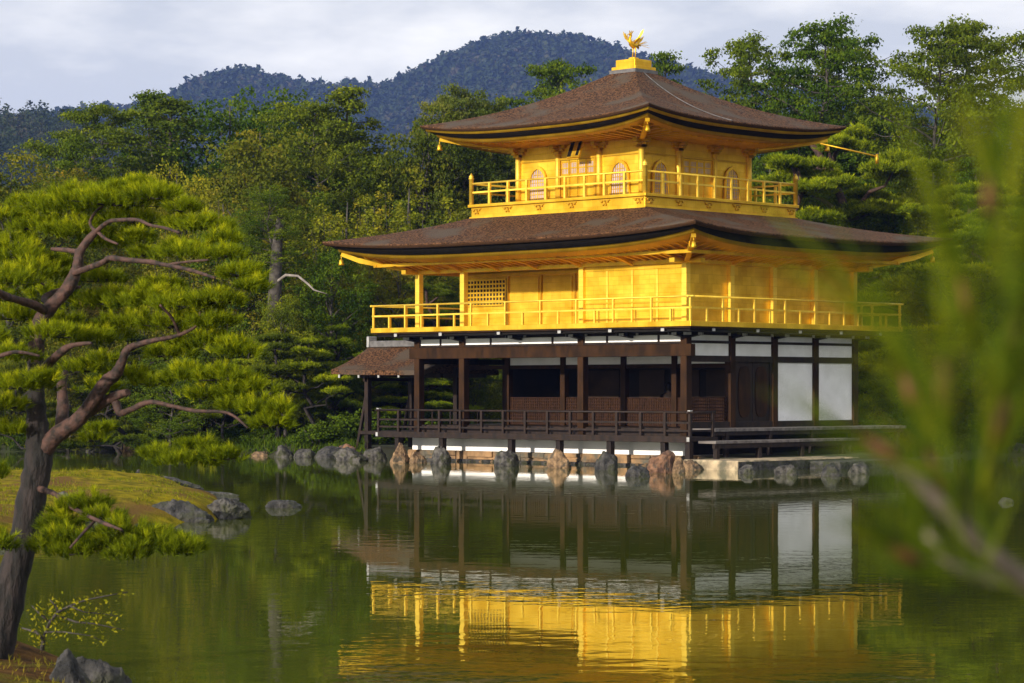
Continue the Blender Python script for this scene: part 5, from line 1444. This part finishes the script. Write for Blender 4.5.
pads = [
    (110, 196, 62, 15, 0), (64, 203, 44, 13, .5), (152, 192, 34, 10, -.3), (140, 184, 26, 7, 0), (30, 200, 26, 9, .9), (80, 190, 34, 9, .4), (128, 186, 30, 8, .2),
    (80, 226, 48, 13, .3), (130, 216, 40, 11, .2), (168, 192, 16, 7, -.2), (40, 222, 34, 11, .9), (12, 214, 22, 8, 1.0), (18, 238, 22, 7, 1.2), (104, 240, 26, 9, .6),
    (185, 205, 20, 9, -.4), (206, 222, 32, 11, -.5), (178, 222, 18, 8, -.2), (222, 236, 22, 9, -.7),
    (18, 250, 40, 15, .2), (34, 268, 38, 14, 0), (8, 275, 34, 14, -.4), (50, 290, 30, 10, .8), (14, 312, 36, 12, .2), (-12, 290, 30, 12, -.5), (60, 262, 18, 8, .7),
    (138, 236, 20, 8, -.2), (142, 252, 14, 6, .3), (190, 250, 38, 11, -.8), (222, 252, 26, 9, -1), (176, 246, 20, 8, -.6),
    (100, 275, 30, 10, .8), (92, 300, 30, 10, .9), (112, 296, 36, 12, .5), (150, 296, 46, 14, -.5), (186, 300, 42, 12, -.9), (160, 284, 30, 10, -.3), (216, 296, 34, 11, -1), (130, 318, 40, 12, 0), (176, 320, 42, 12, -.6), (212, 318, 30, 10, -1),
    (240, 270, 26, 9, -1.1), (252, 284, 20, 8, -1.2),
    (52, 330, 34, 10, -.8), (90, 335, 34, 10, -.5), (110, 330, 26, 9, .5), (66, 318, 22, 8, .7),
    (206, 338, 36, 11, -.8), (236, 346, 30, 12, -1.1), (170, 350, 30, 10, -.3), (190, 372, 32, 11, -.8), (224, 372, 34, 12, -1.1), (246, 386, 28, 11, -1.2), (206, 392, 28, 9, -.8), (258, 404, 24, 11, -1.3), (272, 420, 22, 10, -1.4), (236, 404, 22, 8, -1), (280, 408, 14, 8, -1.4),
    (8, 352, 34, 10, -.8), (18, 382, 40, 10, -.9), (40, 376, 18, 7, -1), (6, 402, 26, 8, -.6), (10, 428, 22, 8, -.4), (84, 366, 26, 8, .8), (105, 358, 22, 8, .7), (100, 385, 22, 7, .9), (130, 372, 26, 8, .6), (150, 380, 24, 8, .5),
    (186, 458, 40, 9, -.9), (222, 454, 30, 8, -1.1), (160, 452, 26, 7, -.7), (198, 444, 28, 6, -.8), (100, 428, 18, 4, 1.0), (92, 438, 16, 4, 1.0),
    (90, 500, 26, 10, -1), (104, 514, 26, 9, -1.2), (62, 534, 24, 9, -1.2), (80, 548, 30, 9, -1.3), (44, 545, 20, 8, -1.2), (124, 526, 30, 10, -1.4), (150, 540, 32, 10, -1.5), (176, 548, 22, 8, -1.6), (130, 552, 26, 8, -1.5),
    (60, 520, 26, 11, -1.0), (88, 536, 30, 11, -1.2), (112, 540, 30, 11, -1.3), (160, 534, 30, 10, -1.4), (186, 544, 22, 9, -1.6), (72, 505, 24, 9, -.9), (2, 540, 18, 12, -1.4), (-4, 470, 14, 10, -1), (-30, 330, 40, 16, -.6), (-30, 240, 40, 18, .3), (-40, 400, 40, 14, -.6),
]
npr = np.random.default_rng(33)
groups = {}
for i, (px, py, rx, rz_, dy) in enumerate(pads):
    dy += 0.30; c = unp(px, py + rz_ * 0.25, Yp + dy); s = (Yp + dy) / F_PX
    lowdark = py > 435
    rx *= 0.84; rz_ *= 0.74
    n = int(rx * rz_ * 0.30) + 16
    a = npr.uniform(0, 6.283, n); r = np.sqrt(npr.uniform(0, 1, n))
    lob = 1 + 0.15 * np.sin(a * 4 + i) + 0.12 * np.sin(a * 9 + 2 * i)
    x = np.cos(a) * r * rx * s * lob; y = np.sin(a) * r * rx * s * 0.75 * lob
    z = rz_ * s * 1.7 * ((1 - r ** 2) * npr.uniform(0.1, 1, n) - 0.35 + npr.normal(0, 0.12, n))
    P = np.stack([x + c.x, y + c.y, z + c.z], 1)
    D = unit(np.stack([x / (rx * s) * 0.75, y / (rx * s) * 0.75, np.full(n, 0.9)], 1) + npr.normal(size=(n, 3)) * 0.25)
    tt = np.clip(0.44 + 0.34 * (z / (rz_ * s * 1.2)) + npr.normal(0, 0.12, n) - (0.12 if lowdark else 0), 0.05, 0.95)  # top light painted in: pad tops tinted brighter, undersides darker
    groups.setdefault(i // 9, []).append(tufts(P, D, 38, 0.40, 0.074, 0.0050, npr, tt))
    # twigs that carry the shoots
    if i % 2 == 0:
        mb = MB()
        for k in range(7):
            j = npr.integers(0, n); mb.tube([(c.x, c.y, c.z - rz_ * s * 0.5), tuple((P[j] + np.array(c)) / 2 - np.array([0, 0, 0.02])), tuple(P[j])], [0.008, 0.006, 0.003], 4, cap=False)
        groups.setdefault("t", []).append(mb)
for mb in groups.pop("t"): mb.build("twig", M["bark_pine"], hp)
allp = [q for g_ in groups.values() for q in g_]
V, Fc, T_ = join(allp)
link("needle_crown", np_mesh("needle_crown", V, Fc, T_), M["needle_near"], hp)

# the little yellowing sapling on the near bank
sg = thing("sapling", "tiny bare branched sapling with sparse yellow leaves on the near bank rock", "sapling", (0, 0, 0))
Ys = 20.4
mb = MB(); tips = []
for l_ in [[(42, 650, 5), (44, 636, 4), (50, 622, 3.5), (58, 612, 3), (70, 606, 2.5), (86, 600, 2), (106, 596, 1.6), (128, 592, 1)], [(44, 640, 3), (36, 632, 3), (22, 628, 1.5)], [(50, 622, 3), (40, 614, 2), (32, 606, 1.2)], [(58, 613, 2.5), (56, 606, 2), (50, 600, 1.2)], [(58, 616, 2.5), (76, 622, 2), (96, 624, 1.6), (124, 630, 1)], [(70, 606, 2), (84, 612, 1.5), (104, 614, 1), (118, 616, .8)], [(46, 632, 2), (64, 632, 1.5), (92, 636, 1), (104, 642, .8)]]:
    P3 = [unp(px, py, Ys + prg.uniform(-.06, .06)) for px, py, w_ in l_]
    mb.tube(P3, [w_ * Ys / F_PX / 2 for _, _, w_ in l_], 6)
    for i in range(1, len(P3)):
        for k in range(16): tips.append(np.array(P3[i - 1].lerp(P3[i], prg.random())) + npr.normal(0, 0.035, 3))
mb.build("stem", M["bark_grey"], sg)
Pt = np.array(tips); Nn = unit(npr.normal(size=Pt.shape) + np.array([0, -0.3, 0.6]))
sz = npr.uniform(0.025, 0.05, len(Pt)); V, Fc = leaf_arrays(Pt, Nn, sz, sz * 0.5, npr)
link("foliage", np_mesh("foliage", V, Fc, np.repeat(npr.uniform(0.4, 0.9, len(Pt)), 4)), M["leaf_yellow"], sg)

# grass and moss tufts on the island and the near bank
def grass(name, label, pts, ln, w, k, mat, tone):
    P = np.array(pts); D = unit(np.tile([0, 0, 1.0], (len(P), 1)) + npr.normal(size=P.shape) * 0.35)
    V, Fc, T_ = tufts(P, D, k, 0.35, ln, w, npr, np.clip(npr.normal(tone, 0.15, len(P)), 0, 1))
    tag(link(name, np_mesh(name, V, Fc, T_), M[mat]), label, "grass", kind="stuff")
isl_me = bpy.data.objects["moss_island"].data
co = np.empty(len(isl_me.vertices) * 3, np.float32); isl_me.vertices.foreach_get("co", co); co = co.reshape(-1, 3)
ii = npr.integers(0, len(co), 26000); jit = npr.uniform(-0.12, 0.12, (26000, 2))
gp3 = co[ii].copy(); gp3[:, :2] += jit
mk = (gp3[:, 2] > 0.3) & (snoise(gp3[:, 0], gp3[:, 1], 14, 3, 0.9) > -0.15)
grass("moss_tufts", "short yellow green moss and grass on the island", gp3[mk], 0.06, 0.012, 5, "leaf_yellow", 0.55)
bk_me = bpy.data.objects["pine_bank"].data
co = np.empty(len(bk_me.vertices) * 3, np.float32); bk_me.vertices.foreach_get("co", co); co = co.reshape(-1, 3)
ii = npr.integers(0, len(co), 5000); gp3 = co[ii].copy(); gp3[:, :2] += npr.uniform(-0.08, 0.08, (5000, 2))
mk = gp3[:, 2] > 0.12
grass("fallen_needles", "brown fallen pine needles and moss on the near bank", gp3[mk], 0.05, 0.006, 5, "leaf_olive", 0.85)
# rough grass and low weeds along the far shore
gxp = np.concatenate([npr.uniform(-27, -5, 16000), npr.uniform(12, 28, 9000)]); gyp = npr.uniform(84, 106, 25000)
sd2 = shore_dist(gxp, gyp); mk = (sd2 > 0.05) & (sd2 < 5.5)
gxp, gyp = gxp[mk], gyp[mk]
grass("bank_grass", "rough dark green grass and weeds along the far shore", np.stack([gxp, gyp, ground_z(gxp, gyp)], 1), 0.26, 0.035, 7, "leaf_dark", 0.45)
# tuft of reeds at the far left shore
rp = [np.array(site(0, 0))] * 0
for i in range(60):
    px = prg.uniform(198, 216); Yd = 93 + prg.uniform(-1, 0.5); rp.append(((px - 512) / F_PX * Yd, Yd, 0.0))
P = np.array(rp); D = unit(np.tile([0, 0, 1.0], (len(P), 1)) + npr.normal(size=P.shape) * 0.1)
V, Fc, T_ = tufts(P, D, 6, 0.12, 0.5, 0.03, npr, np.full(len(P), 0.75))
tag(link("reed_clump", np_mesh("reed_clump", V, Fc, T_), M["leaf_yellow"]), "small clump of light green reeds in the water by the far left shore", "reeds")

# ------------------------------------------------------------------ the out-of-focus pine close to the lens on the right
fg = thing("foreground_pine", "blurred pine close to the camera with long needles and reddish buds at the right", "tree", (0.95, 1.75, 0.6))
def rel(p): return Vector(p) - Vector((0.95, 1.75, 0.6))
mb = MB().tube([rel((0.95, 1.75, 0.55)), rel((0.97, 1.78, 1.3)), rel((0.9, 1.8, 2.0)), rel((0.95, 1.85, 2.9)), rel((0.9, 1.9, 3.6))], [0.10, 0.085, 0.07, 0.05, 0.02], 12, rough=0.06, rng=prg)
mb.build("trunk", M["bark_pine"], fg)
def fp_(px, py, Y): return rel(unp(px, py, Y))
limb_pts = {
    "a": [((0.9, 1.79, 2.0), 0.02)] , }
def fbranch(start, pts, mat="bark_pine"):
    P3 = [rel(start)] + [fp_(px, py, Y) for px, py, Y, w_ in pts]
    r_ = [0.016] + [w_ * Y / F_PX / 2 for px, py, Y, w_ in pts]
    MB().tube(P3, r_, 8).build("branch", M[mat], fg)
fbranch((0.92, 1.80, 2.02), [(1110, 610, 1.62, 22), (1022, 578, 1.55, 19), (985, 548, 1.52, 17), (945, 508, 1.50, 15), (908, 472, 1.48, 12), (880, 448, 1.47, 8)], "limb_grey")
fbranch((0.92, 1.80, 2.02), [(1110, 612, 1.60, 18), (1015, 582, 1.56, 14), (965, 572, 1.56, 13), (938, 552, 1.56, 10), (925, 530, 1.56, 7)], "limb_grey")
fbranch((0.90, 1.80, 2.15), [(1120, 470, 1.6, 10), (1060, 400, 1.5, 4), (1015, 330, 1.45, 2.5), (990, 270, 1.42, 2), (990, 200, 1.42, 2)])
fbranch((0.90, 1.80, 2.25), [(1100, 500, 1.4, 8), (1010, 480, 1.36, 3), (960, 430, 1.34, 2), (944, 390, 1.33, 2)])
fbranch((0.91, 1.81, 2.3), [(1110, 330, 1.7, 8), (1040, 330, 1.65, 3), (970, 360, 1.6, 2), (912, 390, 1.6, 2)])
shoots = [   # px, py, Y, direction in the picture (dx, dy up), needles, length, tone
    (990, 195, 1.42, 0.05, 1.0, 56, 0.075, .7), (944, 385, 1.33, -0.05, 1.0, 56, 0.075, .6), (910, 390, 1.55, -0.35, 1.0, 44, 0.075, .7), (880, 448, 1.47, -0.9, 0.45, 34, 0.07, .55),
    (905, 555, 1.5, -0.5, 0.3, 44, 0.065, .6), (925, 530, 1.56, -0.3, 0.8, 30, 0.07, .6), (1010, 330, 1.45, 0.3, 1.0, 56, 0.08, .55), (1000, 420, 1.4, 0.2, 0.9, 52, 0.08, .6), (965, 300, 1.5, -0.3, 1.0, 44, 0.08, .6),
    (1020, 240, 1.5, 0.4, 0.9, 46, 0.08, .7), (945, 250, 1.5, -0.2, 1.0, 26, 0.085, .75), (1018, 150, 1.5, 0.1, 1.0, 26, 0.07, .8), (870, 300, 1.5, -0.8, 0.8, 14, 0.10, .55), (890, 350, 1.5, -0.6, 0.8, 22, 0.085, .6),
    (985, 480, 1.5, 0.0, 0.9, 44, 0.08, .55), (955, 560, 1.5, -0.4, 0.2, 30, 0.07, .55), (1030, 390, 1.45, .4, .8, 46, .085, .6), (935, 470, 1.5, -.3, .8, 30, .08, .6),
]
parts = []; bm_ = MB()
for px, py, Y, dx, dz, nn, ln, tone in shoots:
    nn = int(nn * 1.0); c = np.array(fp_(px, py, Y)); d = np.array([dx, npr.uniform(-0.3, 0.3), dz]); d /= np.linalg.norm(d)
    tl = npr.uniform(-0.05, 0.03, (nn, 1)); B_ = c + d * tl
    D_ = unit(d + npr.normal(size=(nn, 3)) * 0.27)
    nn = len(B_); V, Fc = needle_arrays(B_, D_, ln * npr.uniform(0.75, 1.15, nn), 0.0021, npr)
    parts.append((V, Fc, np.repeat(np.clip(npr.normal(tone, 0.15, nn), 0, 1), 3)))
    if (px, py) in ((990, 195), (944, 385), (910, 390), (905, 555), (1000, 420), (1010, 330), (965, 300), (880, 448), (935, 470)): MB().tube([tuple(c - d * 0.012), tuple(c), tuple(c + d * 0.014)], [0.003, 0.0045, 0.001], 6).build("bud", M["bud"], fg)
V, Fc, T_ = join(parts)
link("needles", np_mesh("needles", V, Fc, T_), M["needle_fore"], fg)
